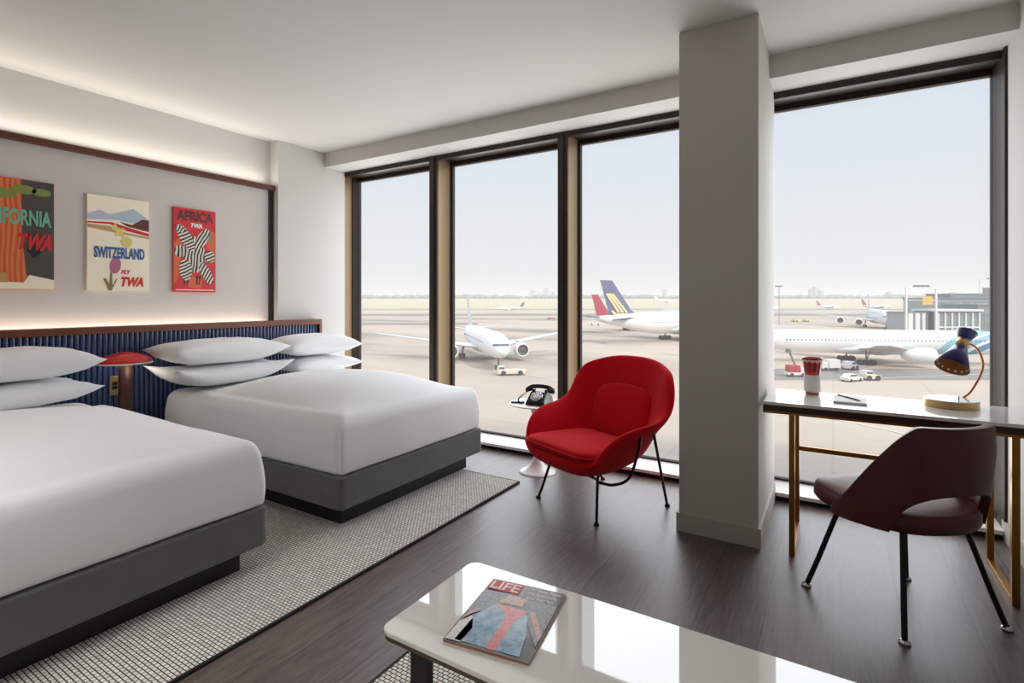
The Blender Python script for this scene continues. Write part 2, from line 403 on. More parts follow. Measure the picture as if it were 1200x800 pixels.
def pillow_mesh(wd, dp, th, seed, tip=0.0):
    bm = bmesh.new(); n = 22; V = {}
    def P(u, v, sgn):
        c = 1-0.10*(1-abs(v)**2.0)*1.0            # sides drawn in, corners out
        cx = u*wd/2*(1-0.07*(1-v*v)*abs(u)**3); cy = v*dp/2*(1-0.09*(1-u*u)*abs(v)**3)
        h = ((1-abs(u)**3)**0.5)*((1-abs(v)**3)**0.5)
        cr = noise.noise(Vector((u*2.3+seed, v*2.3, sgn*2)))*0.010*h + noise.noise(Vector((u*6+seed, v*5, sgn*2)))*0.004*min(1, h*2)
        return (cx, cy, sgn*th/2*h*(1.0 if sgn > 0 else 0.85)+cr+tip*(u*v)**2*0.6+tip*0.5*abs(v)**4)
    def vert(i, j, sgn):
        edge = i in (0, n) or j in (0, n); k = (i, j, 0 if edge else sgn)
        if k not in V: V[k] = bm.verts.new(P(-1+2*i/n, -1+2*j/n, sgn))
        return V[k]
    for sgn in (1, -1):
        for i in range(n):
            for j in range(n):
                bm.faces.new([vert(a, b, sgn) for a, b in ((i, j), (i+1, j), (i+1, j+1), (i, j+1))])
    return bm
def pillow(label, x, y, z, wd, dp, th, rz, tilt, seed, group, tip=0.0):
    o = obj('pillow', pillow_mesh(dp, wd, th, seed, tip), M['linen'], smooth=True, loc=(x, y, z), rot=(0, tilt, rz)); tag(o, label, 'pillow', group)
G = 'white pillows stacked on the beds'
pillow('white pillow lying on the near bed under another, tip beside the outlet plate', -3.93, 0.985, 0.735, 0.82, 0.46, 0.15, 0.02, 0.02, 1.0, G, 0.03)
pillow('top white pillow of the stack on the near bed', -3.955, 1.01, 0.905, 0.82, 0.46, 0.185, -0.02, 0.04, 2.0, G, 0.02)
pillow('lower white pillow on the far bed, next to the red lamp', -3.94, 2.245, 0.718, 0.90, 0.46, 0.15, 0.0, 0.02, 3.0, G, 0.08)
pillow('upper white pillow on the far bed, next to the red lamp', -3.96, 2.235, 0.886, 0.88, 0.46, 0.19, 0.02, 0.03, 4.0, G, 0.025)
pillow('lower white pillow on the far bed, on the window side', -3.94, 3.075, 0.71, 0.70, 0.46, 0.14, 0.0, 0.02, 5.0, G, 0.0)
pillow('upper white pillow on the far bed, on the window side', -3.95, 3.05, 0.878, 0.74, 0.46, 0.19, -0.03, 0.03, 6.0, G, 0.0)

# bedside wall lamp, outlet plate
lp = thing('bedside_lamp', 'bedside lamp with red dome shade on walnut post between the beds', 'lamp', (-4.112, 1.668, 0))
bm = bmesh.new(); lathe(bm, [(0.155, 0.848), (0.157, 0.853), (0.145, 0.872), (0.115, 0.893), (0.07, 0.91), (0.03, 0.918), (0.004, 0.92)], 40, cap0=False); obj('dome_shade', bm, M['redshade'], lp, smooth=True)
bm = bmesh.new(); lathe(bm, [(0.157, 0.842), (0.159, 0.845), (0.157, 0.852), (0.15, 0.852)], 40, cap0=False, cap1=False); obj('shade_rim', bm, M['ceramic'], lp, smooth=True)
bm = bmesh.new(); lathe(bm, [(0.05, 0.835), (0.09, 0.838), (0.152, 0.847)], 40, cap0=False, cap1=False); obj('diffuser', bm, M['diffuser'], lp, smooth=True)
bm = bmesh.new(); lathe(bm, [(0.04, 0.0), (0.04, 0.845)], 28); obj('post', bm, mat('lamp_post_shaded_walnut', s(62, 32, 24), 0.4, nscale=14, namp=0.3), lp, smooth=True, bevel=0.002)  # post walnut darkened: shadow put into its colour
pl = bpy.data.lights.new('bedside_bulb', 'POINT'); pl.energy = 0.25; pl.shadow_soft_size = 0.04; pl.color = WARM
po = bpy.data.objects.new('bedside_bulb', pl); C.objects.link(po); po.location = (-4.03, 1.668, 0.80)
ot = thing('outlet_plate', 'brass outlet plate on navy headboard beneath the red lamp', 'outlet', (-4.277, 1.668, 0.678))
obj('plate', box(0.0, 0.006, -0.027, 0.027, -0.066, 0.066), M['brass'], ot, bevel=0.002)
for z in (-0.014, 0.014): obj('socket', box(0.005, 0.009, -0.015, 0.015, z-0.012, z+0.012), M['socket'], ot)

# ------------------------------------------------------------------ posters
def flat(name, pts, m, parent, z, t=0.0008): return obj(name, prism(bmesh.new(), pts, z, z+t), m, parent)
def ell(cx, cy, rx, ry, n=20, a0=0, rot=0):
    out = []
    for i in range(n):
        a = 2*PI*i/n; x, y = rx*math.cos(a), ry*math.sin(a)
        out.append((cx+x*math.cos(rot)-y*math.sin(rot), cy+x*math.sin(rot)+y*math.cos(rot)))
    return out
def poster(label, yc, zc, wd, ht, m):
    t = thing('poster', label, 'poster', (-4.44, yc, zc)); t.rotation_euler = (PI/2, 0, PI/2)
    obj('board', box(-wd/2, wd/2, -ht/2, ht/2, 0.001, 0.018), m, t)
    return t
ink = lambda n, *c: mat('ink_'+n, s(*c), 0.45)
I = dict(red=ink('red', 206, 28, 34), dkred=ink('maroon', 96, 26, 30), orange=ink('orange', 214, 92, 44), teal=ink('teal', 110, 178, 150),
         green=ink('green', 128, 140, 66), dk=ink('charcoal', 74, 66, 62), cream=ink('cream', 247, 236, 212), blue=ink('blue', 44, 92, 152),
         pblue=ink('pale_blue', 176, 192, 206), pink=ink('pink', 176, 104, 130), yellow=ink('yellow', 222, 202, 120), olive=ink('olive', 132, 116, 60),
         black=ink('black', 22, 18, 18), white=ink('white', 238, 232, 222), grey=ink('grey', 128, 124, 122), sky=ink('steel_blue', 96, 138, 166), coral=ink('coral', 206, 96, 92), tan=ink('tan', 190, 150, 96), lorange=ink('light_orange', 226, 150, 88))
def stripes(colA, colB, sc_, dist, name, rot=0.0, mapsc=(1, 1, 1)):
    m = bpy.data.materials.new(name); m.use_nodes = True; t = m.node_tree; b = t.nodes['Principled BSDF']; b.inputs['Roughness'].default_value = 0.45
    co = t.nodes.new('ShaderNodeTexCoord'); mp = t.nodes.new('ShaderNodeMapping'); mp.inputs['Rotation'].default_value = (0, 0, rot); mp.inputs['Scale'].default_value = mapsc
    wv = t.nodes.new('ShaderNodeTexWave'); wv.inputs['Scale'].default_value = sc_; wv.inputs['Distortion'].default_value = dist; wv.inputs['Detail'].default_value = 1
    rp_ = t.nodes.new('ShaderNodeValToRGB'); rp_.color_ramp.elements[0].color = (*colA, 1); rp_.color_ramp.elements[1].color = (*colB, 1)
    rp_.color_ramp.elements[0].position = 0.42; rp_.color_ramp.elements[1].position = 0.58
    t.links.new(co.outputs['Object'], mp.inputs[0]); t.links.new(mp.outputs[0], wv.inputs[0]); t.links.new(wv.outputs[0], rp_.inputs[0]); t.links.new(rp_.outputs[0], b.inputs['Base Color'])
    return m
bark = stripes(s(204, 84, 40), s(218, 122, 66), 11, 6, 'ink_bark', 0, (1, 0.25, 1))
# leftmost: a big red trunk
t = poster('travel poster of a giant red tree trunk, left edge outside the frame', 1.166, 1.695, 0.43, 0.70, I['orange'])
W, H = 0.43, 0.70
flat('dark_field', [(0.045, 0.35), (0.215, 0.35), (0.215, -0.30), (0.075, -0.26), (0.05, -0.05)], I['dk'], t, 0.018)
flat('trunk', [(-0.14, 0.35), (0.05, 0.35), (0.052, 0.0), (0.075, -0.27), (0.06, -0.31), (-0.17, -0.30), (-0.15, 0.0)], bark, t, 0.0188)
for cx, cy, rx, ry in ((-0.06, 0.25, 0.09, 0.032), (0.06, 0.285, 0.065, 0.03), (0.15, 0.28, 0.05, 0.025)): flat('leaves', ell(cx, cy, rx, ry, 14), I['green'], t, 0.0196)
flat('path', [(-0.215, -0.35), (0.215, -0.35), (0.215, -0.29), (0.09, -0.26), (0.06, -0.31), (-0.215, -0.30)], I['cream'], t, 0.0196)
flat('stump', [(-0.10, -0.25), (-0.02, -0.25), (-0.015, -0.31), (-0.11, -0.31)], I['tan'], t, 0.0202)
flat('fir_silhouette', [(0.075, -0.10), (0.12, 0.02), (0.145, -0.12), (0.11, -0.15)], I['black'], t, 0.0196)
text('lettering', 'CALIFORNIA', I['teal'], t, (-0.18, 0.20, 0.055, 0.16), 0.021, bold=0.03)
text('lettering', 'TWA', I['red'], t, (0.035, 0.203, -0.10, 0.008), 0.0205, shear=0.35, bold=0.05)
# middle: alpine poster
t = poster('cream travel poster reading SWITZERLAND with snowy peaks and flowers', 1.756, 1.678, 0.385, 0.676, I['cream'])
flat('mountain', [(-0.1925, 0.16), (-0.1925, 0.20), (-0.12, 0.235), (-0.06, 0.21), (0.03, 0.245), (0.09, 0.27), (0.1925, 0.20), (0.1925, 0.165), (0.10, 0.16), (-0.02, 0.175)], I['pblue'], t, 0.018)
flat('dark_slope', [(0.0, 0.165), (0.08, 0.15), (0.15, 0.20), (0.1925, 0.195), (0.1925, 0.11), (0.05, 0.135)], I['dkred'], t, 0.0184)
flat('red_band', [(-0.1925, 0.145), (-0.05, 0.155), (0.05, 0.13), (0.1925, 0.095), (0.1925, 0.075), (0.05, 0.10), (-0.06, 0.14), (-0.1925, 0.135)], I['red'], t, 0.019)
flat('hill_band', [(-0.1925, 0.128), (-0.06, 0.125), (0.02, 0.09), (0.1925, 0.07), (0.1925, 0.055), (0.0, 0.078), (-0.1925, 0.105)], I['tan'], t, 0.0186)
flat('flower', [(-0.03, 0.15), (-0.005, 0.115), (0.03, 0.12), (0.02, 0.085), (0.035, 0.055), (-0.01, 0.06), (-0.03, 0.055), (-0.02, 0.09), (-0.05, 0.11)], I['yellow'], t, 0.0194)
flat('flower', ell(0.045, 0.02, 0.036, 0.04, 14), I['yellow'], t, 0.0194)
flat('flower', ell(-0.025, -0.155, 0.034, 0.06, 16, rot=-0.15), I['pink'], t, 0.0194)
flat('stem', [(-0.055, -0.20), (-0.045, -0.20), (-0.045, -0.33), (-0.065, -0.33)], I['olive'], t, 0.0192)
for a, b_ in ((-0.10, -0.06), (-0.02, -0.055), (-0.09, -0.05)): flat('leaf', [(a, -0.25), (a+0.008, -0.25), (b_+0.006, -0.335), (b_-0.006, -0.335)], I['olive'], t, 0.0190)
text('lettering', 'SWITZERLAND', I['blue'], t, (-0.155, 0.162, -0.105, -0.022), 0.0205, bold=0.035)
text('lettering', 'FLY', I['red'], t, (0.01, 0.075, -0.215, -0.185), 0.0194, shear=0.3, bold=0.05)
text('lettering', 'TWA', I['red'], t, (0.01, 0.155, -0.305, -0.235), 0.0194, shear=0.3, bold=0.055)
# right: red poster with striped shapes
t = poster('red travel poster reading AFRICA with black and white striped shapes', 2.287, 1.674, 0.328, 0.672, I['red'])
z1 = stripes(s(28, 22, 22), s(226, 214, 200), 13, 2.5, 'ink_stripes_a', 1.1); z2 = stripes(s(28, 22, 22), s(226, 214, 200), 13, 2.5, 'ink_stripes_b', 0.5); z3 = stripes(s(28, 22, 22), s(220, 208, 196), 12, 4.0, 'ink_stripes_c', 0.1)
for pts in ([(-0.164, 0.05), (-0.10, 0.12), (-0.12, -0.2), (-0.164, -0.28)], [(0.06, 0.20), (0.164, 0.16), (0.164, -0.1), (0.10, 0.0)], [(-0.06, -0.2), (0.06, -0.24), (0.04, -0.31), (-0.05, -0.30)]):
    flat('orange_patch', pts, I['orange'], t, 0.018)
def blob(name, cx, cy, rx, ry, rot, m, z): flat(name, ell(cx, cy, rx, ry, 18, rot=rot), m, t, z)
blob('striped_shape', -0.005, -0.03, 0.085, 0.15, 0.1, z3, 0.0186)
blob('striped_shape', -0.075, 0.10, 0.045, 0.12, 0.55, z1, 0.0192)
blob('striped_shape', 0.055, 0.10, 0.04, 0.10, -0.5, z2, 0.0194)
blob('striped_shape', 0.115, -0.04, 0.042, 0.05, 0.2, z1, 0.0196)
blob('striped_shape', -0.115, -0.01, 0.045, 0.05, 0.0, z3, 0.0198)
blob('striped_shape', -0.075, -0.16, 0.05, 0.085, 0.1, z1, 0.0200)
blob('striped_shape', 0.085, -0.18, 0.04, 0.10, 0.5, z2, 0.0202)
flat('striped_shape', [(0.06, 0.16), (0.09, 0.21), (0.085, 0.15), (0.13, 0.17), (0.12, 0.11), (0.155, 0.10), (0.08, 0.08)], I['grey'], t, 0.0188)
flat('striped_shape', [(-0.15, 0.19), (-0.12, 0.20), (-0.07, 0.16), (-0.10, 0.13), (-0.14, 0.165)], z2, t, 0.0205)
for x in (-0.085, -0.06, 0.01, 0.03): flat('leg_stroke', [(x, -0.20), (x+0.012, -0.20), (x+0.006, -0.275), (x-0.004, -0.275)], I['black'], t, 0.0184)
text('lettering', 'AFRICA', I['dkred'], t, (-0.145, 0.145, 0.235, 0.318), 0.0190, bold=0.055)
text('lettering', 'TWA', I['white'], t, (-0.035, 0.055, 0.185, 0.222), 0.0190, shear=0.3, bold=0.05)
flat('footer_line', [(-0.15, -0.322), (0.155, -0.322), (0.155, -0.315), (-0.15, -0.315)], I['white'], t, 0.0184)

# ------------------------------------------------------------------ rugs
def rug(label, x0, x1, y0, y1):
    t = thing('rug', label, 'rug', ((x0+x1)/2, (y0+y1)/2, 0)); a, b = (x1-x0)/2, (y1-y0)/2
    obj('woven_field', box(-a+0.012, a-0.012, -b+0.012, b-0.012, 0.0, 0.0125), M['rug'], t)
    bm = bmesh.new(); bx(bm, -a, a, -b, -b+0.012, 0, 0.012); bx(bm, -a, a, b-0.012, b, 0, 0.012); bx(bm, -a, -a+0.012, -b+0.012, b-0.012, 0, 0.012); bx(bm, a-0.012, a, -b+0.012, b-0.012, 0, 0.012)
    obj('bound_edge', bm, M['rugedge'], t)
rug('grey and cream pebble-weave rug under the two beds', -4.05, -1.86, 0.10, 3.14)
rug('grey and cream pebble-weave rug under the white coffee table', -1.305, 0.55, -0.6, 1.60)

# ------------------------------------------------------------------ coffee table and magazine
ct = thing('coffee_table', 'low coffee table with glossy white top and black metal legs', 'table', (-0.36, 1.215, 0.0))
bm = bmesh.new(); fill_prism(bm, rrect(-0.67, 0.67, -0.215, 0.215, 0.035, 6), 0.388, 0.40); obj('top', bm, M['whitegloss'], ct, bevel=0.003)
bm = bmesh.new(); fill_prism(bm, rrect(-0.667, 0.667, -0.212, 0.212, 0.034, 6), 0.376, 0.388); obj('top_underlay', bm, mat('table_edge_brown', s(84, 66, 56), 0.4), ct)
for sx_ in (-1, 1):
    bm = bmesh.new(); x = sx_*0.575
    for y in (-0.15, 0.15):
        prism_pts = [(x-0.03, y-0.012), (x+0.03, y-0.012), (x+0.03, y+0.012), (x-0.03, y+0.012)]
        prism(bm, prism_pts, 0.0126, 0.374)
    bx(bm, x-0.03, x+0.03, -0.138, 0.138, 0.352, 0.374); bx(bm, x-0.03, x+0.03, -0.138, 0.138, 0.0126, 0.03)
    obj('leg_frame', bm, M['blackmetal'], ct, bevel=0.002)
obj('stretcher', box(-0.52, 0.52, -0.012, 0.012, 0.352, 0.372), M['chrome'], ct)
# magazine: px corners (515,752) (580,684) (668,698) (615,777)
mg = thing('magazine', 'vintage picture magazine reading LIFE on the white coffee table', 'magazine', (-0.758, 1.22, 0.4005), 0)
mg['label'] = 'vintage photo magazine with red title block on the white coffee table'
ang = R_(9); mg.rotation_euler = (0, 0, ang)
mw, mh = 0.232, 0.312
bm = bmesh.new(); bx(bm, -mw/2, mw/2, -mh/2, mh/2, 0, 0.006); obj('pages', bm, M['tan'] if 'tan' in M else mat('aged_paper', s(176, 124, 86), 0.8), mg)
bm = bmesh.new(); N = 10
loft(bm, [[(-mw/2-0.002+(mw+0.004)*i/N, y, 0.0062+0.002*math.sin(PI*i/N)) for i in range(N+1)] for y in (-mh/2-0.002, mh/2+0.002)], closed=False)
def cover_mat():
    m = mat('magazine_cover', s(104, 98, 96), 0.3, nscale=45, namp=0.45, coat=0.2); return m
obj('cover', bm, cover_mat(), mg, smooth=True)
zc = 0.0085
def speck(name, a, b, sc_):
    m = mat(name, a, 0.3, coat=0.2); t = m.node_tree; bs = t.nodes['Principled BSDF']; co = t.nodes.new('ShaderNodeTexCoord')
    n = t.nodes.new('ShaderNodeTexNoise'); n.inputs['Scale'].default_value = sc_; n.inputs['Detail'].default_value = 6; n.inputs['Roughness'].default_value = 0.75
    rp_ = t.nodes.new('ShaderNodeValToRGB'); rp_.color_ramp.elements[0].position = 0.38; rp_.color_ramp.elements[1].position = 0.66
    rp_.color_ramp.elements[0].color = (*a, 1); rp_.color_ramp.elements[1].color = (*b, 1)
    t.links.new(co.outputs['Object'], n.inputs['Vector']); t.links.new(n.outputs[0], rp_.inputs[0]); t.links.new(rp_.outputs[0], bs.inputs['Base Color']); return m
SB = speck('print_blue', s(70, 116, 148), s(168, 186, 196), 30); SC = speck('print_coral', s(196, 74, 72), s(228, 150, 142), 160)
SCR = speck('print_crowd', s(150, 40, 44), s(226, 190, 180), 260); SG = speck('print_stand', s(58, 52, 52), s(150, 142, 138), 120); SP = speck('print_pale', s(190, 184, 186), s(238, 234, 230), 90); ST = speck('print_tan', s(168, 122, 96), s(206, 168, 140), 120)
flat('side_stand', [(0.03, 0.03), (0.113, -0.10), (0.113, 0.085), (0.02, 0.085)], SG, mg, zc, 0.0003)
flat('side_stand', [(-0.112, -0.05), (-0.04, 0.03), (-0.02, 0.085), (-0.112, 0.085)], SG, mg, zc, 0.0003)
flat('blue_area', [(-0.088, -0.148), (0.09, -0.148), (0.075, -0.06), (0.05, 0.01), (0.03, 0.03), (-0.055, 0.03), (-0.085, -0.03)], SB, mg, zc, 0.0004)
flat('coral_aisle', [(-0.002, -0.15), (0.026, -0.15), (0.024, -0.03), (0.034, 0.012), (0.046, 0.034), (-0.06, 0.034), (-0.02, 0.014), (0.0, -0.03)], SC, mg, zc+0.0003, 0.0003)
flat('coral_row', [(0.05, 0.03), (0.06, 0.04), (0.114, -0.05), (0.113, -0.08)], SCR, mg, zc+0.0003, 0.0003)
flat('coral_row', [(-0.113, -0.05), (-0.11, -0.062), (-0.085, -0.005), (-0.09, 0.002)], SCR, mg, zc+0.0003, 0.0003)
flat('pale_patch', [(-0.113, -0.152), (-0.07, -0.152), (-0.066, -0.09), (-0.09, -0.04), (-0.112, -0.075)], SP, mg, zc, 0.0004)
flat('tan_patch', [(-0.05, 0.046), (0.02, 0.046), (0.024, 0.088), (-0.036, 0.088)], ST, mg, zc, 0.0004)
flat('dark_band', [(0.0, 0.085), (0.114, 0.085), (0.114, 0.154), (0.0, 0.154)], speck('print_dark', s(52, 42, 42), s(92, 78, 76), 60), mg, zc, 0.0002)
flat('title_block', [(-0.113, 0.10), (-0.012, 0.10), (-0.012, 0.152), (-0.113, 0.152)], I['red'], mg, zc+0.0003, 0.0003)
text('title', 'LIFE', I['white'], mg, (-0.108, -0.017, 0.106, 0.147), zc+0.0009, 0.0001, bold=0.018)
text('headline', 'The New Pope,\nthe Spectacle\nand the Man', I['white'], mg, (0.004, 0.108, 0.09, 0.15), zc+0.0006, 0.0001, bold=0.01)


# ------------------------------------------------------------------ red lounge chair
wc = thing('lounge_chair', 'red upholstered lounge chair with winged shell on black tubular legs', 'armchair', (-1.262, 3.12, 0), R_(-23.7))
def womb():
    T = [  # rows j (front seat edge -> back top), columns i (centre -> lip)
     [(0, -.385, .365), (.14, -.38, .365), (.25, -.37, .368), (.32, -.345, .375), (.345, -.325, .39)],
     [(0, -.375, .295), (.14, -.372, .295), (.26, -.36, .305), (.335, -.32, .40), (.372, -.295, .475)],
     [(0, -.25, .255), (.14, -.25, .258), (.27, -.24, .29), (.345, -.22, .44), (.408, -.20, .548)],
     [(0, -.05, .258), (.14, -.05, .262), (.275, -.05, .305), (.345, -.05, .455), (.435, -.05, .565)],
     [(0, .10, .27), (.14, .10, .275), (.275, .085, .335), (.345, .07, .49), (.45, .06, .575)],
     [(0, .20, .36), (.14, .195, .365), (.265, .17, .43), (.34, .14, .55), (.45, .13, .615)],
     [(0, .245, .52), (.14, .24, .525), (.26, .215, .57), (.345, .18, .64), (.445, .165, .675)],
     [(0, .29, .70), (.14, .285, .705), (.26, .26, .72), (.35, .215, .745), (.425, .19, .75)],
     [(0, .325, .845), (.135, .32, .845), (.245, .295, .83), (.33, .25, .81), (.39, .21, .80)],
     [(0, .345, .90), (.125, .34, .897), (.225, .318, .88), (.305, .275, .855), (.36, .232, .83)],
    ]
    bm = bmesh.new(); rows = []
    for r in T:
        pts = [(-x, y, z) for x, y, z in r[:0:-1]]+list(r); rows.append(pts)
    loft(bm, rows, closed=False); return bm
o = obj('shell', womb(), M['red'], wc, smooth=True)
sd = o.modifiers.new('solid', 'SOLIDIFY'); sd.thickness = 0.05; sd.offset = 0.0
sub(o, 3)
# seat cushion
def cushion(x0, x1, y0, y1, zf, zb, th, seed):
    bm = bmesh.new(); rings = []
    for f, h in ((0.80, 0.0), (0.97, 0.10), (1.0, 0.5), (0.97, 0.86), (0.85, 0.97), (0.6, 1.06), (0.3, 1.12), (0.05, 1.14)):
        cx, cy = (x0+x1)/2, (y0+y1)/2; ring = []
        for p in rrect(x0, x1, y0, y1, 0.10, 6):
            x = cx+(p[0]-cx)*f; y = cy+(p[1]-cy)*f
            zz = zf+(zb-zf)*(y-y0)/(y1-y0)
            ring.append((x, y, zz+th*h))
        rings.append(ring)
    loft(bm, rings, True, True, True); return bm
bm = cushion(-0.30, 0.30, -0.40, 0.15, 0.36, 0.335, 0.07, 0)
o = obj('seat_cushion', bm, M['red'], wc, smooth=True); sub(o, 1)
bm = bmesh.new(); ring = [(p[0], p[1], 0.36-0.025*(p[1]+0.40)/0.55+0.036) for p in rrect(-0.301, 0.301, -0.401, 0.151, 0.10, 8)]
tube(bm, ring+[ring[0]], 0.006, 6, caps=False); obj('seat_piping', bm, M['red'], o, smooth=True)
# back cushion
bm = bmesh.new(); rings = []
for f, h in ((0.8, 0), (0.97, 0.25), (1.0, 0.55), (0.95, 0.85), (0.8, 1.0), (0.45, 1.12), (0.05, 1.15)):
    rings.append([(0.25*f*math.copysign(abs(math.cos(a))**0.6, math.cos(a)), -0.055*h-0.035*(1-math.cos(1.1*math.cos(a)*f)), 0.185*f*math.copysign(abs(math.sin(a))**0.62, math.sin(a))) for a in [2*PI*i/36 for i in range(36)]])
loft(bm, rings, True, True, True)
o = obj('back_cushion', bm, M['red'], wc, smooth=True, loc=(0, 0.235, 0.535), rot=(R_(-15), 0, 0)); sub(o, 1)
# legs
def womb_local(wx, wy):
    a = R_(23.7); dx, dy = wx+1.262, wy-3.12
    return (dx*math.cos(a)-dy*math.sin(a), dx*math.sin(a)+dy*math.cos(a))
def leg(parent, m, top, knee, foot, r=0.0085, cap=None):
    foot = (foot[0], foot[1], 0.0)
    bm = bmesh.new(); pts = spline([top, knee, (knee[0]*0.35+foot[0]*0.65, knee[1]*0.35+foot[1]*0.65, knee[2]*0.35+foot[2]*0.65), (foot[0], foot[1], 0.006)], 6)
    tube(bm, pts, r, 12); l = obj('leg', bm, m, parent, smooth=True)
    f = bmesh.new(); lathe(f, [(r*1.2, 0.016), (r*1.9, 0.008), (r*1.9, 0.0)], 14, (foot[0], foot[1])); obj('foot_glide', f, cap or m, l, smooth=True)
    return l
LF = womb_local(-1.618, 2.967); RF = womb_local(-1.142, 2.778); RB = womb_local(-0.873, 3.26); LB = (-RB[0]*0.93, RB[1]+0.02)
leg(wc, M['blackmetal'], (-0.20, -0.20, 0.25), (-0.215, -0.22, 0.235), LF)
leg(wc, M['blackmetal'], (0.20, -0.20, 0.25), (0.205, -0.215, 0.235), RF)
for sg, q in ((1, RB), (-1, LB)):
    leg(wc, M['blackmetal'], (sg*0.40, 0.035, 0.51), (sg*0.402, 0.05, 0.46), q)
    bm = bmesh.new(); tube(bm, spline([(sg*0.41, -0.085, 0.515), (sg*0.398, -0.09, 0.42), (sg*0.35, -0.11, 0.265), (sg*0.27, -0.15, 0.21), (sg*0.205, -0.2, 0.215)], 8), 0.0085, 12); obj('side_tube', bm, M['blackmetal'], wc, smooth=True)
bm = bmesh.new(); tube(bm, spline([(-0.205, -0.2, 0.215), (-0.1, -0.15, 0.205), (0.1, -0.15, 0.205), (0.205, -0.2, 0.215)], 6), 0.0085, 10); obj('cross_tube', bm, M['blackmetal'], wc, smooth=True)

# ------------------------------------------------------------------ pedestal table with telephone
pt = thing('side_table', 'small round white pedestal side table behind the red chair', 'table', (-1.875, 3.42, 0))
bm = bmesh.new(); lathe(bm, [(0.02, 0.488), (0.16, 0.49), (0.205, 0.502), (0.207, 0.506), (0.203, 0.51), (0.02, 0.51)], 48); obj('top', bm, M['tulip'], pt, smooth=True)
bm = bmesh.new(); lathe(bm, [(0.138, 0.0), (0.138, 0.004), (0.12, 0.012), (0.085, 0.028), (0.05, 0.06), (0.03, 0.10), (0.021, 0.16), (0.019, 0.24), (0.022, 0.33), (0.034, 0.41), (0.055, 0.46), (0.085, 0.489)], 40); obj('pedestal', bm, M['tulip'], pt, smooth=True)
ph = thing('telephone', 'black rotary telephone on the white pedestal table', 'telephone', (-1.845, 3.40, 0.51), R_(8))
def wedge(bm, w0, w1, prof):   # prof: list of (y,z), widths interpolate by z
    zs = [p[1] for p in prof]; a, b = min(zs), max(zs); L = []
    for sg in (-1, 1): L.append([bm.verts.new((sg*(w0+(w1-w0)*(z-a)/(b-a))/2, y, z)) for y, z in prof])
    n = len(prof)
    for i in range(n):
        j = (i+1) % n; bm.faces.new((L[0][i], L[0][j], L[1][j], L[1][i]))
    bm.faces.new(L[0]); bm.faces.new(L[1][::-1]); return bm
bm = wedge(bmesh.new(), 0.15, 0.12, [(-0.105, 0.004), (-0.10, 0.03), (-0.02, 0.088), (0.03, 0.094), (0.085, 0.05), (0.10, 0.012), (0.10, 0.004)])
obj('body', bm, M['black'], ph, bevel=0.008, seg=3)
tl = math.atan2(0.058, 0.08)
dl = bmesh.new(); lathe(dl, [(0.046, 0.0), (0.046, 0.005), (0.043, 0.008), (0.024, 0.008)], 28); d = obj('dial', dl, M['chrome'], ph, smooth=True, loc=(0, -0.06, 0.062), rot=(tl, 0, 0))
dl = bmesh.new(); lathe(dl, [(0.022, 0.008), (0.022, 0.010)], 20); obj('dial_centre', dl, M['paper'], d)
for k in range(10):
    a = R_(30+k*30); hm_ = bmesh.new(); lathe(hm_, [(0.0055, 0.0078), (0.0055, 0.0092)], 10, (0.033*math.cos(a), 0.033*math.sin(a))); obj('finger_hole', hm_, M['black'], d)
for sg in (-1, 1): obj('cradle_prong', box(sg*0.05-0.008, sg*0.05+0.008, -0.01, 0.035, 0.088, 0.106), M['black'], ph, bevel=0.003)
bm = bmesh.new(); tube(bm, spline([(-0.095, 0.012, 0.105), (-0.06, 0.012, 0.122), (0, 0.012, 0.128), (0.06, 0.012, 0.122), (0.095, 0.012, 0.105)], 6), [0.016]*25, 14)
hs = obj('handset', bm, M['black'], ph, smooth=True)
for sg in (-1, 1):
    e = bmesh.new(); lathe(e, [(0.018, 0.018), (0.027, 0.004), (0.029, -0.012), (0.026, -0.016)], 22); obj('receiver_cup', e, M['black'], hs, smooth=True, loc=(sg*0.09, 0.012, 0.1), rot=(0, sg*R_(18), 0))
bm = bmesh.new(); cp = []
for i in range(140):
    f = i/139; a = f*2*PI*22; c = Vector((-0.085-0.06*math.sin(f*PI)-0.02*f, 0.02-0.10*f, 0.085*(1-f)**2+0.007)); cp.append(c+Vector((0.005*math.cos(a), 0.002, 0.005*math.sin(a))))
tube(bm, cp, 0.0018, 5); obj('coiled_cord', bm, M['black'], ph, smooth=True)
nb = obj('notebook', box(-0.05, 0.05, -0.03, 0.03, 0, 0.012), M['black'], loc=(-2.005, 3.355, 0.5105), rot=(0, 0, R_(32)), bevel=0.003); tag(nb, 'small black notebook beside the telephone on the pedestal table', 'notebook')

# ------------------------------------------------------------------ desk
dk = thing('desk', 'desk with white top, dark apron and gold frame legs by window', 'desk', (0.23, 3.17, 0))
dx0, dx1, dy0, dy1 = -0.535, 0.538, -0.228, 0.225
bm = box(dx0, dx1, dy0, dy1, 0.742, 0.758); obj('top', bm, M['deskwhite'], dk, bevel=0.002)
obj('apron', box(dx0, dx1, dy0+0.003, dy1-0.003, 0.712, 0.742), M['apron'], dk)
obj('top_frame', box(dx0, dx1, dy0+0.006, dy1-0.006, 0.70, 0.712), M['brass_dk'], dk)
for xs in (-0.405, 0.418):
    lg = obj('leg', box(xs-0.013, xs+0.013, dy0+0.004, dy0+0.034, 0.0, 0.70), M['brass_dk'], dk, bevel=0.0015)
    obj('leg', box(xs-0.013, xs+0.013, dy1-0.034, dy1-0.004, 0.0, 0.70), M['brass_dk'], dk, bevel=0.0015)
    obj('foot_rail', box(xs-0.013, xs+0.013, dy0+0.034, dy1-0.034, 0.0, 0.025), M['brass_dk'], dk, bevel=0.0015)
obj('back_stretcher', box(-0.392, 0.405, dy1-0.03, dy1-0.01, 0.425, 0.45), M['brass_dk'], dk, bevel=0.0015)
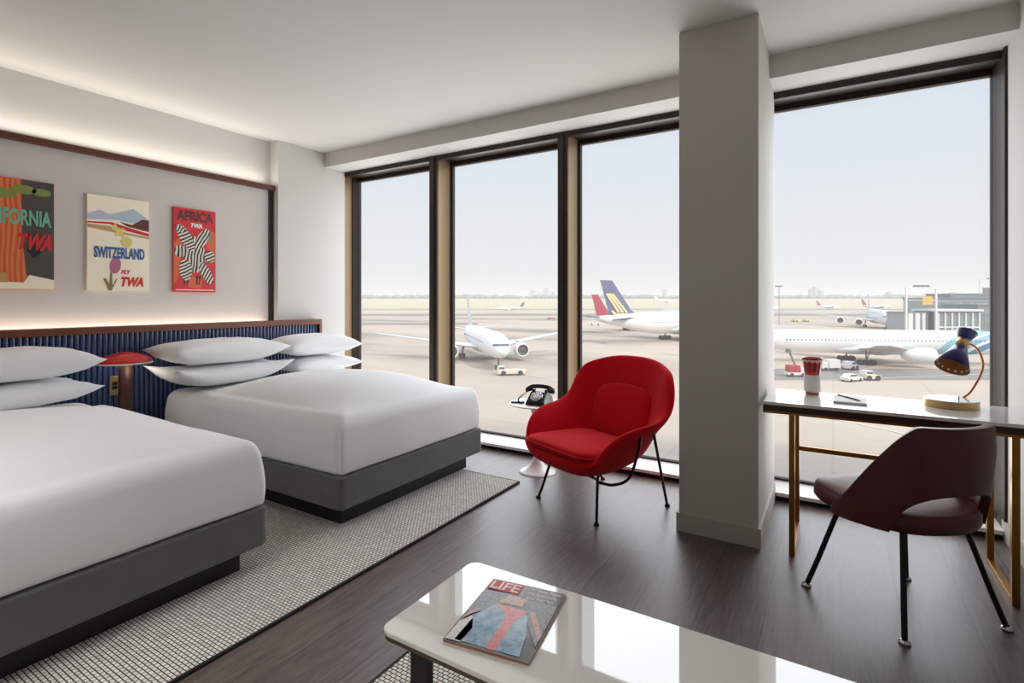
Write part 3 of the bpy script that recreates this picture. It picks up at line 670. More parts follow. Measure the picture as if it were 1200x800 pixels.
ZD = 0.758
# red and white cup
cp_ = thing('cup', 'red ribbed glass set in a white tumbler on the desk', 'cup', (-0.097, 3.31, ZD))
bm = bmesh.new(); lathe(bm, [(0.03, 0.0), (0.034, 0.002), (0.034, 0.011), (0.030, 0.011)], 30); obj('copper_foot', bm, M['copper'], cp_, smooth=False)
bm = bmesh.new(); lathe(bm, [(0.028, 0.011), (0.038, 0.014), (0.0415, 0.026), (0.0415, 0.104), (0.039, 0.107)], 36); obj('white_tumbler', bm, M['ceramic'], cp_, smooth=True)
bm = bmesh.new(); rings = []; n = 60
for r, z, am in ((0.036, 0.107, 0.0), (0.037, 0.112, 0.0015), (0.046, 0.19, 0.0022), (0.048, 0.197, 0.002), (0.0495, 0.20, 0.0), (0.0455, 0.20, 0.0), (0.034, 0.13, 0), (0.005, 0.122, 0)):
    rings.append([((r+am*math.cos(12*2*PI*i/n))*math.cos(2*PI*i/n), (r+am*math.cos(12*2*PI*i/n))*math.sin(2*PI*i/n), z) for i in range(n)])
loft(bm, rings, True, True, True); obj('red_glass', bm, M['redglass'], cp_, smooth=True)
bm = bmesh.new(); rings = []
for r, z0_, am in ((0.0462, 0.176, 0.004), (0.0482, 0.19, 0.001)):
    rings.append([((r+0.0025)*math.cos(2*PI*i/n), (r+0.0025)*math.sin(2*PI*i/n), z0_-am*math.cos(12*2*PI*i/n)) for i in range(n)])
loft(bm, rings, True); obj('scalloped_band', bm, mat('pale_pink_band', s(222, 170, 164), 0.4), cp_, smooth=True)
npd = thing('notepad', 'white notepad lying on the desk between cup and lamp', 'notepad', (0.073, 3.178, ZD), R_(-1))
obj('pages', box(-0.07, 0.07, -0.10, 0.10, 0.002, 0.01), M['paper'], npd); obj('backing', box(-0.071, 0.071, -0.101, 0.101, 0, 0.002), M['paperedge'], npd)
pc = thing('pencil', 'dark red pencil with black tip lying on the notepad', 'pencil', (0.067, 3.19, ZD+0.0142), 0)
a = Vector((0.022-0.067, 3.27-3.19, 0)); b = Vector((0.117-0.067, 3.12-3.19, 0))
bm = bmesh.new(); tube(bm, [a, a.lerp(b, 0.9)], 0.004, 6); obj('barrel', bm, mat('pencil_red', s(110, 18, 26), 0.35), pc)
bm = bmesh.new(); tube(bm, [a.lerp(b, 0.9), b], [0.004, 0.0012], 6); obj('tip', bm, M['black'], pc)
# desk lamp
dl_ = thing('desk_lamp', 'navy hourglass desk lamp with curved copper arm on the desk', 'lamp', (0.487, 3.275, ZD), YAW)
bm = bmesh.new(); lathe(bm, [(0.104, 0.0), (0.106, 0.002), (0.106, 0.03), (0.103, 0.034)], 48); obj('base', bm, M['brass'], dl_, smooth=False, bevel=0.001)
bm = bmesh.new(); lathe(bm, [(0.103, 0.034), (0.10, 0.037), (0.01, 0.037)], 48); obj('base_top', bm, M['deskwhite'], dl_)
bm = bmesh.new(); lathe(bm, [(0.004, 0.037), (0.004, 0.048), (0.0025, 0.052)], 10, (0.02, -0.02)); obj('switch', bm, M['chrome'], dl_)
bm = bmesh.new(); tube(bm, spline([(0.085, 0.03, 0.036), (0.115, 0.02, 0.07), (0.152, 0.01, 0.15), (0.155, 0.0, 0.21), (0.125, -0.005, 0.275), (0.08, -0.01, 0.303), (0.05, -0.01, 0.305)], 8), 0.005, 10); obj('arm', bm, M['copper'], dl_, smooth=True)
hd = bpy.data.objects.new('lamp_head', None)   # axis frame for the head
ax = Vector((0.56, 0.24, 0.80)).normalized(); hc = Vector((0.045, -0.01, 0.305)); q = ax.to_track_quat('Z', 'Y').to_euler()
bm = bmesh.new(); lathe(bm, [(0.067, -0.138), (0.069, -0.139), (0.025, -0.02), (0.023, -0.02)], 40, cap0=False, cap1=False); sh = obj('shade', bm, M['navyshade'], dl_, smooth=True, loc=hc, rot=q)
bm = bmesh.new(); lathe(bm, [(0.066, -0.138), (0.023, -0.022), (0.002, -0.022)], 40, cap0=False); obj('shade_inside', bm, M['inner'], sh, smooth=True)
for k in range(14):
    a = 2*PI*k/14; e = bmesh.new(); lathe(e, [(0.005, -0.002), (0.0045, 0.001)], 10)
    r_, z_ = 0.0605, -0.124
    nrm = Vector((-math.cos(a)*0.90, -math.sin(a)*0.90, -0.42))
    obj('vent_hole', e, M['dot'], sh, loc=(r_*math.cos(a)*0.985, r_*math.sin(a)*0.985, z_), rot=nrm.to_track_quat('Z', 'Y').to_euler())
bm = bmesh.new(); lathe(bm, [(0.026, -0.022), (0.026, 0.022)], 30); obj('collar', bm, M['brass'], dl_, smooth=True, loc=hc, rot=q)
bm = bmesh.new(); lathe(bm, [(0.024, 0.022), (0.026, 0.024), (0.042, 0.066), (0.041, 0.068), (0.028, 0.058), (0.002, 0.054)], 34); obj('upper_flare', bm, M['navyshade'], dl_, smooth=True, loc=hc, rot=q)
bpy.data.objects.remove(hd)

# ------------------------------------------------------------------ burgundy desk chair
fa = R_(131)-PI/2     # local +Y is the facing direction
dc = thing('desk_chair', 'burgundy leather desk chair with open curved back at the desk', 'chair', (0.235, 2.70, 0), fa)
def chair_back():
    bm = bmesh.new(); rings = []; nphi = 56; nz = 12; PM = 104
    for i in range(nphi+1):
        ph_ = -PM+2*PM*i/nphi; A = abs(ph_)
        tt = min(1, max(0, (A-36)/(PM-36))); tt_ = tt*tt*(3-2*tt)
        zt = 0.805-0.392*(0.5*tt+0.5*tt_)
        zb = 0.395
        if A < 50: zb = 0.395+0.165*math.sqrt(max(0, 1-(A/50)**2.6))
        elif A > 70: zb = 0.395-0.012*(A-70)/(PM-70)
        if zt < zb+0.012: zt = zb+0.012
        col = []
        for k in range(nz+1):
            z = zb+(zt-zb)*k/nz; h = max(0, (z-0.40)/0.40)
            r = 0.255+0.022*h-0.05*max(0, h-0.75)
            sq = 1.0
            x = r*math.sin(R_(ph_))*1.02; y = -r*math.cos(R_(ph_))-0.015*h
            if A > 90: y = -r*math.cos(R_(ph_))*1.0
            col.append((x, y, z))
        rings.append(col)
    loft(bm, rings, closed=False); return bm
o = obj('backrest', chair_back(), M['burg'], dc, smooth=True)
sd = o.modifiers.new('solid', 'SOLIDIFY'); sd.thickness = 0.032; sd.offset = 0.0
bv = o.modifiers.new('bev', 'BEVEL'); bv.width = 0.012; bv.segments = 4; bv.limit_method = 'ANGLE'; bv.angle_limit = R_(50)
bm = bmesh.new(); rings = []
def seat_ring(f, z):
    out = []
    for i in range(48):
        a = 2*PI*i/48; c, s_ = math.cos(a), math.sin(a)
        e = 0.62 if s_ > 0 else 0.92
        x = 0.262*math.copysign(abs(c)**e, c); y = (0.285 if s_ > 0 else 0.245)*math.copysign(abs(s_)**e, s_)
        out.append((x*f, y*f, z))
    return out
for f, z in ((0.9, 0.395), (0.97, 0.398), (1.0, 0.41), (1.0, 0.44), (0.975, 0.459), (0.92, 0.468), (0.7, 0.474), (0.4, 0.476), (0.05, 0.476)): rings.append(seat_ring(f, z))
loft(bm, rings, True, True, True); o = obj('seat', bm, M['burg'], dc, smooth=True)
bm = bmesh.new(); loft(bm, [seat_ring(0.86, 0.385), seat_ring(0.88, 0.396)], True, True, True); obj('seat_pan', bm, M['black'], dc)
def dloc(wx, wy):
    dx, dy = wx-0.235, wy-2.70; a = -fa; return (dx*math.cos(a)-dy*math.sin(a), dx*math.sin(a)+dy*math.cos(a))
for wx, wy in ((-0.101, 2.676), (0.226, 2.413), (0.572, 2.72), (0.284, 2.975)):
    f = dloc(wx, wy); u = Vector((f[0], f[1])); k = Vector((u.x*0.62, u.y*0.62))
    leg(dc, M['blackmetal'], (k.x*0.86, k.y*0.86, 0.40), (k.x, k.y, 0.375), f, 0.0105, M['chrome'])

HAZE = 0.00022
# ================================================================== the airport outside
ZG = -15.13                                   # apron level, several storeys below the room
FW = Vector((-math.sin(YAW), math.cos(YAW), 0)); RT = Vector((math.cos(YAW), math.sin(YAW), 0))
def pos(u, d, z=ZG):
    p = FW*d+RT*((u-600)*d/FPX); return Vector((p.x, p.y, z))
def dep(v): return FPX*(EYE-ZG)/(v-HORIZ)
def zat(v, d): return EYE-(v-HORIZ)*d/FPX
def apron_mat():
    m = bpy.data.materials.new('apron_concrete'); m.use_nodes = True; t = m.node_tree; b = t.nodes['Principled BSDF']
    b.inputs['Roughness'].default_value = 0.9; b.inputs['Specular IOR Level'].default_value = 0.1
    co = t.nodes.new('ShaderNodeTexCoord'); mp = t.nodes.new('ShaderNodeMapping'); mp.inputs['Rotation'].default_value = (0, 0, -YAW); mp.inputs['Scale'].default_value = (0.006, 0.02, 1)
    n = t.nodes.new('ShaderNodeTexNoise'); n.inputs['Scale'].default_value = 1.0; n.inputs['Detail'].default_value = 5; n.inputs['Roughness'].default_value = 0.55
    r = t.nodes.new('ShaderNodeValToRGB'); e = r.color_ramp.elements
    e[0].position = 0.34; e[0].color = (*s(146, 140, 134), 1); e[1].position = 0.62; e[1].color = (*s(200, 186, 170), 1)
    x = r.color_ramp.elements.new(0.46); x.color = (*s(188, 174, 160), 1)
    t.links.new(co.outputs['Object'], mp.inputs[0]); t.links.new(mp.outputs[0], n.inputs[0]); t.links.new(n.outputs[0], r.inputs[0])
    br = t.nodes.new('ShaderNodeTexBrick'); br.inputs['Scale'].default_value = 1.0; br.inputs['Brick Width'].default_value = 15; br.inputs['Row Height'].default_value = 15; br.offset = 0
    br.inputs['Mortar Size'].default_value = 0.12; br.inputs['Color1'].default_value = (1, 1, 1, 1); br.inputs['Color2'].default_value = (0.96, 0.96, 0.96, 1); br.inputs['Mortar'].default_value = (0.86, 0.86, 0.86, 1)
    t.links.new(co.outputs['Object'], br.inputs[0])
    mx = t.nodes.new('ShaderNodeMix'); mx.data_type = 'RGBA'; mx.blend_type = 'MULTIPLY'; mx.inputs[0].default_value = 1
    t.links.new(r.outputs[0], mx.inputs[6]); t.links.new(br.outputs[0], mx.inputs[7]); t.links.new(mx.outputs[2], b.inputs['Base Color'])
    return m
bm = bmesh.new()
c4 = [FW*8+RT*-3500, FW*8+RT*3500, FW*9000+RT*9000, FW*9000+RT*-9000]
bm.faces.new([bm.verts.new((p.x, p.y, ZG)) for p in c4]); o = struct('ground', bm, apron_mat(), label='pale concrete airport apron')
def quad_strip(name, pts, width, m, z):
    bm = bmesh.new(); P = [Vector((p.x, p.y)) for p in pts]; L = []
    for i, p in enumerate(P):
        d = (P[min(i+1, len(P)-1)]-P[max(i-1, 0)]).normalized(); n_ = Vector((-d.y, d.x))*width/2
        L.append((bm.verts.new((p.x+n_.x, p.y+n_.y, z)), bm.verts.new((p.x-n_.x, p.y-n_.y, z))))
    for a, b in zip(L, L[1:]): bm.faces.new((a[0], a[1], b[1], b[0]))
    return struct(name, bm, m)
M['asphalt'] = mat('taxiway_asphalt', s(146, 140, 136), 0.9, spec=0.1, nscale=0.05, namp=0.1)
M['line'] = mat('apron_line_paint', s(232, 226, 214), 0.8)
M['grass'] = mat('dry_grass', s(198, 188, 160), 0.95, spec=0.05, nscale=0.02, namp=0.12)
M['field2'] = mat('pale_field', s(196, 182, 158), 0.95, spec=0.05, nscale=0.02, namp=0.08)
def ribbon(name, d0, d1, u0, u1, m, z):
    bm = bmesh.new(); bm.faces.new([bm.verts.new(pos(u, d, z)) for u, d in ((u0, d0), (u1, d0), (u1, d1), (u0, d1))]); return struct(name, bm, m)
ribbon('taxiway', 560, 640, -1500, 2800, M['asphalt'], ZG+0.03)
ribbon('taxiway', 350, 385, -600, 560, M['asphalt'], ZG+0.03)
ribbon('taxiway', 900, 980, -1500, 2800, M['asphalt'], ZG+0.03)
ribbon('service_road', 108, 126, 860, 1900, M['asphalt'], ZG+0.03)
ribbon('grass_strip', 720, 860, -1500, 900, M['grass'], ZG+0.03)
bm = bmesh.new(); V = []
for d, z in ((1100, ZG+0.02), (1500, ZG+4), (2100, -1.5), (2800, 12), (5000, 14)):
    V.append([bm.verts.new((FW*d+RT*x+Vector((0, 0, z)))) for x in (-9000, -3000, 0, 3000, 9000)])
for a, b in zip(V, V[1:]):
    for i in range(4): bm.faces.new((a[i], a[i+1], b[i+1], b[i]))
struct('grass_field', bm, M['grass'], smooth=True)
for pts, wd in (([pos(900, dep(486)), pos(960, dep(489)), pos(1040, dep(504)), pos(1120, dep(524))], 0.35), ([pos(600, dep(436)), pos(660, dep(447)), pos(760, dep(470))], 0.3),
                ([pos(560, dep(420)), pos(620, dep(404)), pos(700, dep(396)), pos(793, dep(393))], 0.4), ([pos(420, dep(404)), pos(520, dep(410))], 0.4), ([pos(900, dep(448)), pos(1165, dep(438))], 0.3)):
    quad_strip('apron_marking', [Vector(p) for p in spline(pts, 6)], wd, M['line'], ZG+0.06)
# summer haze hanging over the airfield
hm_ = bpy.data.materials.new('airfield_haze'); hm_.use_nodes = True; t = hm_.node_tree; t.nodes.clear()
ho = t.nodes.new('ShaderNodeOutputMaterial'); vs = t.nodes.new('ShaderNodeVolumeScatter'); vs.inputs['Color'].default_value = (0.97, 0.98, 1.0, 1); vs.inputs['Density'].default_value = HAZE; vs.inputs['Anisotropy'].default_value = 0.2
t.links.new(vs.outputs[0], ho.inputs['Volume'])
if HAZE > 0:
    bm = bmesh.new(); prism(bm, [((FW*a+RT*b).x, (FW*a+RT*b).y) for a, b in ((20, -5000), (20, 5000), (5200, 5000), (5200, -5000))], ZG-3, 84)
    hz = obj('haze', bm, hm_); tag(hz, 'thin pale haze hanging over the airfield', 'haze', None, 'stuff')
# tree belt: one mass nobody could count
random.seed(5)
bm = bmesh.new()
def blobs(bm, d0, d1, u0, u1, n, hmin, hmax):
    for i in range(n):
        d = random.uniform(d0, d1); u = random.uniform(u0, u1); p = pos(u, d, 0); h = random.uniform(hmin, hmax)*(0.8+0.4*noise.noise(Vector((u*0.03, 0, 0))))
        zb = 10.5
        mtx = Matrix.Translation((p.x, p.y, zb+h*0.45)) @ Matrix.Diagonal((h*random.uniform(0.7, 1.3), h*random.uniform(0.7, 1.3), h*0.6, 1))
        bmesh.ops.create_icosphere(bm, subdivisions=1, radius=1.0, matrix=mtx)
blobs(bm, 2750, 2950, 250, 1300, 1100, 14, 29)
o = obj('tree_belt', bm, mat('hazed_foliage', s(140, 146, 138), 0.95, spec=0.05, nscale=0.01, namp=0.2), smooth=True)  # foliage greyed and paled so its colour carries distance haze
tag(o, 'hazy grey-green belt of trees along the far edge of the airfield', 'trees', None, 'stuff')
M['bld'] = mat('hazed_building_wall', s(190, 192, 196), 0.9); M['bld2'] = mat('distant_building_roof', s(150, 152, 154), 0.9)  # skyline walls lightened, haze put into the colour
# skyline blocks
sky = [(624, 7, 341), (632, 5, 344), (640, 5, 338), (648, 4, 343), (779, 4, 340), (955, 4, 337), (950, 3, 339), (961, 4, 341), (1041, 5, 343), (1117, 6, 343)]
wh = ['widest block of the left skyline group', 'low block second in the left skyline group', 'tallest tower of the left skyline group', 'narrow block right of the tallest skyline tower',
      'lone tower above the pale blue airliner', 'tallest of three towers over the far trees in right pane', 'left of three towers over the far trees in right pane', 'right of three towers over the far trees in right pane',
      'block behind the double-deck airliner tail in right pane', 'block just left of the grey terminal roof']
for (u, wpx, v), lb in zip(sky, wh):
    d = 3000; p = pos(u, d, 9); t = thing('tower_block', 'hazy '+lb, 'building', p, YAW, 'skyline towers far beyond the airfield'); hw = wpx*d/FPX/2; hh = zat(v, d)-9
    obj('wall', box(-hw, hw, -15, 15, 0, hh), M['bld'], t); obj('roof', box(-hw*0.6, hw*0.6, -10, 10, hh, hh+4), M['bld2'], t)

# ------------------------------------------------------------------ airliners
W1 = mat('aircraft_white', s(238, 238, 238), 0.45, spec=0.4); W2 = mat('aircraft_grey_white', s(222, 224, 228), 0.5, spec=0.4)
WINGM = mat('wing_grey', s(206, 206, 206), 0.5); GEARM = mat('gear_grey', s(120, 118, 116), 0.6); TYRE = mat('tyre', s(62, 60, 60), 0.8); DKW = mat('cockpit_glass', s(96, 100, 110), 0.3)
FAN = mat('fan_dark', s(92, 86, 82), 0.5); NAVYF = mat('fin_navy_hazed', s(108, 113, 142), 0.5); GOLD = mat('fin_gold', s(230, 214, 160), 0.5); REDF = mat('fin_red_hazed', s(172, 62, 74), 0.5); PBLUE = mat('fuselage_pale_blue', s(168, 196, 220), 0.5)  # navy and red fins desaturated to paint in haze
DKF = mat('fin_slate', s(92, 98, 112), 0.5); CABW = mat('cabin_window', s(128, 132, 140), 0.4)
def swoosh_mat():
    m = bpy.data.materials.new('white_blue_swoosh'); m.use_nodes = True; t = m.node_tree; b = t.nodes['Principled BSDF']; b.inputs['Roughness'].default_value = 0.45
    co = t.nodes.new('ShaderNodeTexCoord'); sp = t.nodes.new('ShaderNodeSeparateXYZ'); t.links.new(co.outputs['Object'], sp.inputs[0])
    def math_(op, a, bb):
        n = t.nodes.new('ShaderNodeMath'); n.operation = op
        for i, v in enumerate((a, bb)):
            if isinstance(v, (int, float)): n.inputs[i].default_value = v
            elif v is not None: t.links.new(v, n.inputs[i])
        return n.outputs[0]
    dx = math_('SUBTRACT', sp.outputs[0], 2.0); dz = math_('SUBTRACT', sp.outputs[2], 1.5)
    r = math_('SQRT', math_('ADD', math_('MULTIPLY', math_('MULTIPLY', dx, dx), 0.22), math_('MULTIPLY', dz, dz)), None)
    rp_ = t.nodes.new('ShaderNodeValToRGB'); rp_.color_ramp.interpolation = 'CONSTANT'; e = rp_.color_ramp.elements
    e[0].position = 0; e[0].color = (*s(238, 238, 238), 1); e[1].position = 0.36; e[1].color = (*s(96, 150, 186), 1)
    for p_, c_ in ((0.45, (238, 238, 238)), (0.50, (126, 176, 200)), (0.58, (238, 238, 238)), (0.61, (150, 196, 212)), (0.74, (238, 238, 238))):
        k = e.new(p_); k.color = (*s(*c_), 1)
    t.links.new(math_('DIVIDE', r, 12.0), rp_.inputs[0]); 
    fr = math_('GREATER_THAN', sp.outputs[0], 5.0); mx = t.nodes.new('ShaderNodeMix'); mx.data_type = 'RGBA'; mx.inputs[6].default_value = (*s(238, 238, 238), 1)
    t.links.new(fr, mx.inputs[0]); t.links.new(rp_.outputs[0], mx.inputs[7]); t.links.new(mx.outputs[2], b.inputs['Base Color']); return m
def wing_mesh(secs):
    bm = bmesh.new(); rings = []
    for xle, xte, y, z, th in secs:
        c = xte-xle
        rings.append([(xle, y, z), (xle+c*0.12, y, z+th*0.75), (xle+c*0.4, y, z+th), (xte, y, z+0.05), (xte, y, z-0.05), (xle+c*0.4, y, z-th*0.7), (xle+c*0.12, y, z-th*0.6)])
    loft(bm, rings, True, True, True); return bm
def airliner(label, nose, tail, scale=1.0, fus=W1, fin=W1, stretch=0.0, engines=2, fat=1.0, detail=True, gold=False, name='airliner', deck2=False):
    a = math.atan2(tail.y-nose.y, tail.x-nose.x)
    t = thing(name, label, 'airplane', (nose.x, nose.y, nose.z), a); t.scale = (scale,)*3
    S = stretch
    st = [(0, .06, 4.6), (.5, .8, 4.65), (1.4, 1.45, 4.85), (2.6, 2.0, 5.1), (4.2, 2.5, 5.35), (6.5, 2.9, 5.52), (9.5, 3.1, 5.6), (20, 3.1, 5.6), (42+S, 3.1, 5.6), (47+S, 2.85, 5.8), (53+S, 2.15, 6.3), (58+S, 1.4, 6.8), (62+S, .75, 7.2), (64+S, .18, 7.35)]
    bm = bmesh.new(); rings = []
    for x, r, z in st: rings.append([(x, r*math.cos(2*PI*i/28), z+r*fat*math.sin(2*PI*i/28)+(fat-1)*2.0) for i in range(28)])
    loft(bm, rings, True, True, True); f = obj('fuselage', bm, fus, t, smooth=True)
    # belly fairing
    bm = bmesh.new(); rings = []
    for x, r in ((19, .3), (22, 2.6), (26, 3.3), (34+S*0.6, 3.3), (38+S*0.6, 2.5), (41+S*0.6, .3)): rings.append([(x, r*math.cos(2*PI*i/20), 3.7+r*0.45*math.sin(2*PI*i/20)) for i in range(20)])
    loft(bm, rings, True, True, True); obj('belly_fairing', bm, W2, t, smooth=True)
    X = S*0.5
    for sg in (-1, 1):
        obj('wing', wing_mesh([(20+X, 34+X, sg*1.8, 3.9, 0.75), (27.5+X, 35.5+X, sg*10.5, 4.7, 0.45), (40.5+X, 43+X, sg*29.5, 6.9, 0.15)]), WINGM, t, smooth=False)
        obj('tailplane', wing_mesh([(54+S, 60+S, sg*0.8, 7.0, 0.35), (60+S, 62.3+S, sg*10.6, 7.9, 0.1)]), WINGM if not gold else DKF, t)
        for e in range(engines//2):
            ye = sg*(9.6 if e == 0 else 17.5); xe = 20.5+X+(0 if e == 0 else 6.5); ze = 3.0+(0 if e == 0 else 0.7)
            bm = bmesh.new(); rings = []
            for x, r in ((0.35, 1.45), (0, 1.62), (0.4, 1.86), (2, 2.0), (4, 1.85), (5.6, 1.4), (7.0, 0.8)): rings.append([(xe+x, ye+r*math.cos(2*PI*i/22), ze+r*math.sin(2*PI*i/22)) for i in range(22)])
            loft(bm, rings, True, False, True); en = obj('engine', bm, W1, t, smooth=True)
            bm = bmesh.new(); rings = [[(xe+x, ye+r*math.cos(2*PI*i/22), ze+r*math.sin(2*PI*i/22)) for i in range(22)] for x, r in ((0.34, 1.46), (1.0, 1.42), (0.9, 0.5), (0.4, 0.04))]
            loft(bm, rings, True, False, True); obj('fan', bm, FAN, en, smooth=True)
            if detail: obj('pylon', prism(bmesh.new(), [(xe+3, ye-0.25), (xe+9, ye-0.25), (xe+9, ye+0.25), (xe+3, ye+0.25)], ze+1.4, ze+2.2), WINGM, t)
    bm = bmesh.new(); rings = []
    for x0, x1, z, th in ((49+S, 60+S, 7.6, 0.5), (52.2+S, 60.8+S, 10.0, 0.4), (59.2+S, 63.6+S, 18.5, 0.15)):
        c = x1-x0; rings.append([(x0, 0, z), (x0+c*0.3, th, z), (x1, 0.05, z), (x1, -0.05, z), (x0+c*0.3, -th, z)])
    loft(bm, rings, True, True, True); fn = obj('tail_fin', bm, fin, t)
    if gold:
        for k in range(3):
            for sg in (-1, 1):
                y = sg*0.52; o0 = k*1.5
                pts = [(53.5+o0, 9.0), (54.5+o0, 9.0), (59.5+o0*0.75, 14.5), (58.6+o0*0.75, 14.8)]; bm = bmesh.new(); bm.faces.new([bm.verts.new((x+S, y*(1-(z-7)/14), z)) for x, z in pts]); obj('gold_band', bm, GOLD, fn)
        for sg in (-1, 1):
            bm = bmesh.new(); bm.faces.new([bm.verts.new((x+S, sg*0.5*(1-(z-7)/14), z)) for x, z in ((51.5, 8.0), (58.5, 8.0), (60, 9.6), (59.3, 9.8), (57.8, 8.8), (52.5, 8.8))]); obj('gold_band', bm, GOLD, fn)
    if detail:
        # cockpit glazing wrapped around the nose
        def surf_x(y, z):
            for q in range(0, 240):
                x = q*0.04
                for (xa_, ra, za), (xb_, rb, zb_) in zip(st, st[1:]):
                    if xa_ <= x <= xb_:
                        f_ = (x-xa_)/(xb_-xa_); rr_ = ra+(rb-ra)*f_; zz_ = za+(zb_-za)*f_+(fat-1)*2.0
                        if y*y+((z-zz_)/fat)**2 <= rr_*rr_: return x
            return None
        bm = bmesh.new(); L = []
        for i in range(17):
            y_ = -1.9+3.8*i/16; zl = 5.95+(fat-1)*2.4-0.10*abs(y_/1.9)**2; zh = zl+0.52-0.10*abs(y_/1.9)**2
            L.append((bm.verts.new((surf_x(y_, zl)-0.07, y_*1.02, zl)), bm.verts.new((surf_x(y_, zh)-0.07, y_*1.02, zh))))
        for p_, q_ in zip(L, L[1:]): bm.faces.new((p_[0], q_[0], q_[1], p_[1]))
        obj('cockpit_windows', bm, DKW, t)
        bm = bmesh.new()
        for sg in (-1, 1):
            for zz in ((6.1,) if not deck2 else (5.4, 8.0)):
                x = 10.0
                while x < 47+S:
                    ang_ = math.asin(max(-1, min(1, (zz-5.6-(fat-1)*2)/(3.1*fat)))); y = 3.115*math.cos(ang_)*sg
                    bx(bm, x, x+0.28, min(y, y*0.98), max(y, y*0.98), zz-0.2, zz+0.2); x += 0.95
        cw = obj('cabin_windows', bm, CABW, t); cw['kind'] = 'stuff'
        gears = [(6.0, 0, 0.55, 1)] + [(33+X*1.1, sg*5.4, 0.65, 3) for sg in (-1, 1)]
        for gx, gy, wr, nw in gears:
            bm = bmesh.new(); tube(bm, [(gx, gy, wr), (gx, gy*0.93, 3.6)], 0.22, 10)
            if nw > 1: tube(bm, [(gx-1.45, gy, wr), (gx+1.45, gy, wr)], 0.16, 8); tube(bm, [(gx-1.2, gy*0.9, 3.4), (gx, gy, 1.4)], 0.12, 8)
            g_ = obj('landing_gear', bm, GEARM, t, smooth=True)
            for k in range(nw):
                for sg in (-1, 1):
                    wx = gx+(k-(nw-1)/2)*1.45; bm = bmesh.new(); rings = [[(wx+r*math.cos(2*PI*i/18), gy+sg*yy, wr+r*math.sin(2*PI*i/18)) for i in range(18)] for yy, r in ((0.35, wr*0.6), (0.36, wr), (0.75, wr), (0.76, wr*0.6))]
                    loft(bm, rings, True, True, True); obj('wheel', bm, TYRE, g_, smooth=False)
    return t
swm = swoosh_mat()
airliner('white twin-engine airliner facing the windows, nose wheel on a tow tug', pos(590, 119), pos(543, 190), 1.0, W1, W2)
pB = pos(1196, 133); tB = pos(868, 143)
airliner('long white airliner parked broadside beyond the desk with pale blue swoosh behind its nose', pB, tB, 1.0, swm, W1, stretch=9.9)
airliner('big white airliner with navy and gold tail fin in the pane behind the red chair', pos(875, 236), pos(690, 194), 1.3, W1, NAVYF, gold=True, engines=4, fat=1.08)
airliner('white double-deck four-engine airliner facing the windows beyond the broadside one', pos(1041, 288), pos(1016, 356), 1.12, W2, W2, engines=4, fat=1.22, stretch=2, deck2=True)
airliner('airliner with dark red tail fin just right of the second window mullion', pos(790, 305), pos(683, 262), 1.05, W1, REDF)
airliner('small white airliner on the far taxiway, dark fin at its right end', pos(582, 830), pos(613, 845), 0.75, W1, DKF, detail=False)
airliner('far white airliner with red fin left of the navy tail fin', pos(737, 770), pos(713, 705), 1.0, W1, REDF, detail=False)
airliner('tiny white airliner high on the far grass above the pale blue one', pos(791, 1620, -6.6), pos(769, 1600, -6.6), 1.15, W1, W1, detail=False)
airliner('pale blue airliner partly hidden behind the column', pos(770, 452), pos(860, 470), 1.0, PBLUE, PBLUE, detail=False)
airliner('leftmost of three far red-finned airliners in the right pane', pos(985, 1010), pos(958, 1000), 0.85, W1, REDF, detail=False)
airliner('middle of three far red-finned airliners in the right pane', pos(1045, 960), pos(1007, 950), 1.0, W1, REDF, detail=False)
airliner('rightmost of three far red-finned airliners in the right pane', pos(1114, 750), pos(1053, 745), 1.15, W1, REDF, detail=False)
airliner('far white airliner with nose just showing right of the column', pos(914, 800), pos(850, 800), 0.85, W1, W1, detail=False)

# ------------------------------------------------------------------ ground vehicles
VW = mat('vehicle_white', s(232, 230, 226), 0.4); VB = mat('vehicle_cream', s(222, 212, 188), 0.5); VR = mat('vehicle_red', s(178, 60, 70), 0.5); VG = mat('vehicle_glass', s(86, 90, 96), 0.2); VY = mat('vehicle_yellow', s(214, 178, 90), 0.5)
def wheels(t, xs, ys, r, wd=0.25):
    for x in xs:
        for y in ys:
            bm = bmesh.new(); rings = [[(x+q*math.cos(2*PI*i/16), y+k, r+q*math.sin(2*PI*i/16)) for i in range(16)] for k, q in ((-wd/2, r*0.55), (-wd/2, r), (wd/2, r), (wd/2, r*0.55))]
            loft(bm, rings, True, True, True); obj('wheel', bm, TYRE, t)
def profile_body(name, prof, hw, m, t, bev=0.06):   # side profile (x,z) extruded across y
    bm = bmesh.new(); A = [bm.verts.new((x, -hw, z)) for x, z in prof]; B = [bm.verts.new((x, hw, z)) for x, z in prof]; n_ = len(prof)
    for i in range(n_):
        j = (i+1) % n_; bm.faces.new((A[i], A[j], B[j], B[i]))
    bm.faces.new(A); bm.faces.new(B[::-1]); return obj(name, bm, m, t, bevel=bev)
def car(label, u, v, rz, m=VW):
    t = thing('car', label, 'car', pos(u, dep(v)), rz)
    profile_body('body', [(-2.2, 0.35), (2.2, 0.35), (2.25, 0.8), (1.1, 1.0), (-2.1, 1.05), (-2.25, 0.7)], 0.9, m, t)
    profile_body('cabin', [(1.1, 0.98), (0.45, 1.5), (-1.4, 1.55), (-2.0, 1.03)], 0.76, m, t)
    profile_body('windscreen', [(1.12, 1.02), (0.52, 1.45), (0.50, 1.45), (1.05, 1.02)], 0.68, VG, t, 0.0); profile_body('side_windows', [(0.75, 1.06), (0.4, 1.42), (-1.3, 1.45), (-1.65, 1.08)], 0.775, VG, t, 0.0)
    wheels(t, (-1.4, 1.4), (-0.82, 0.82), 0.34)
    return t
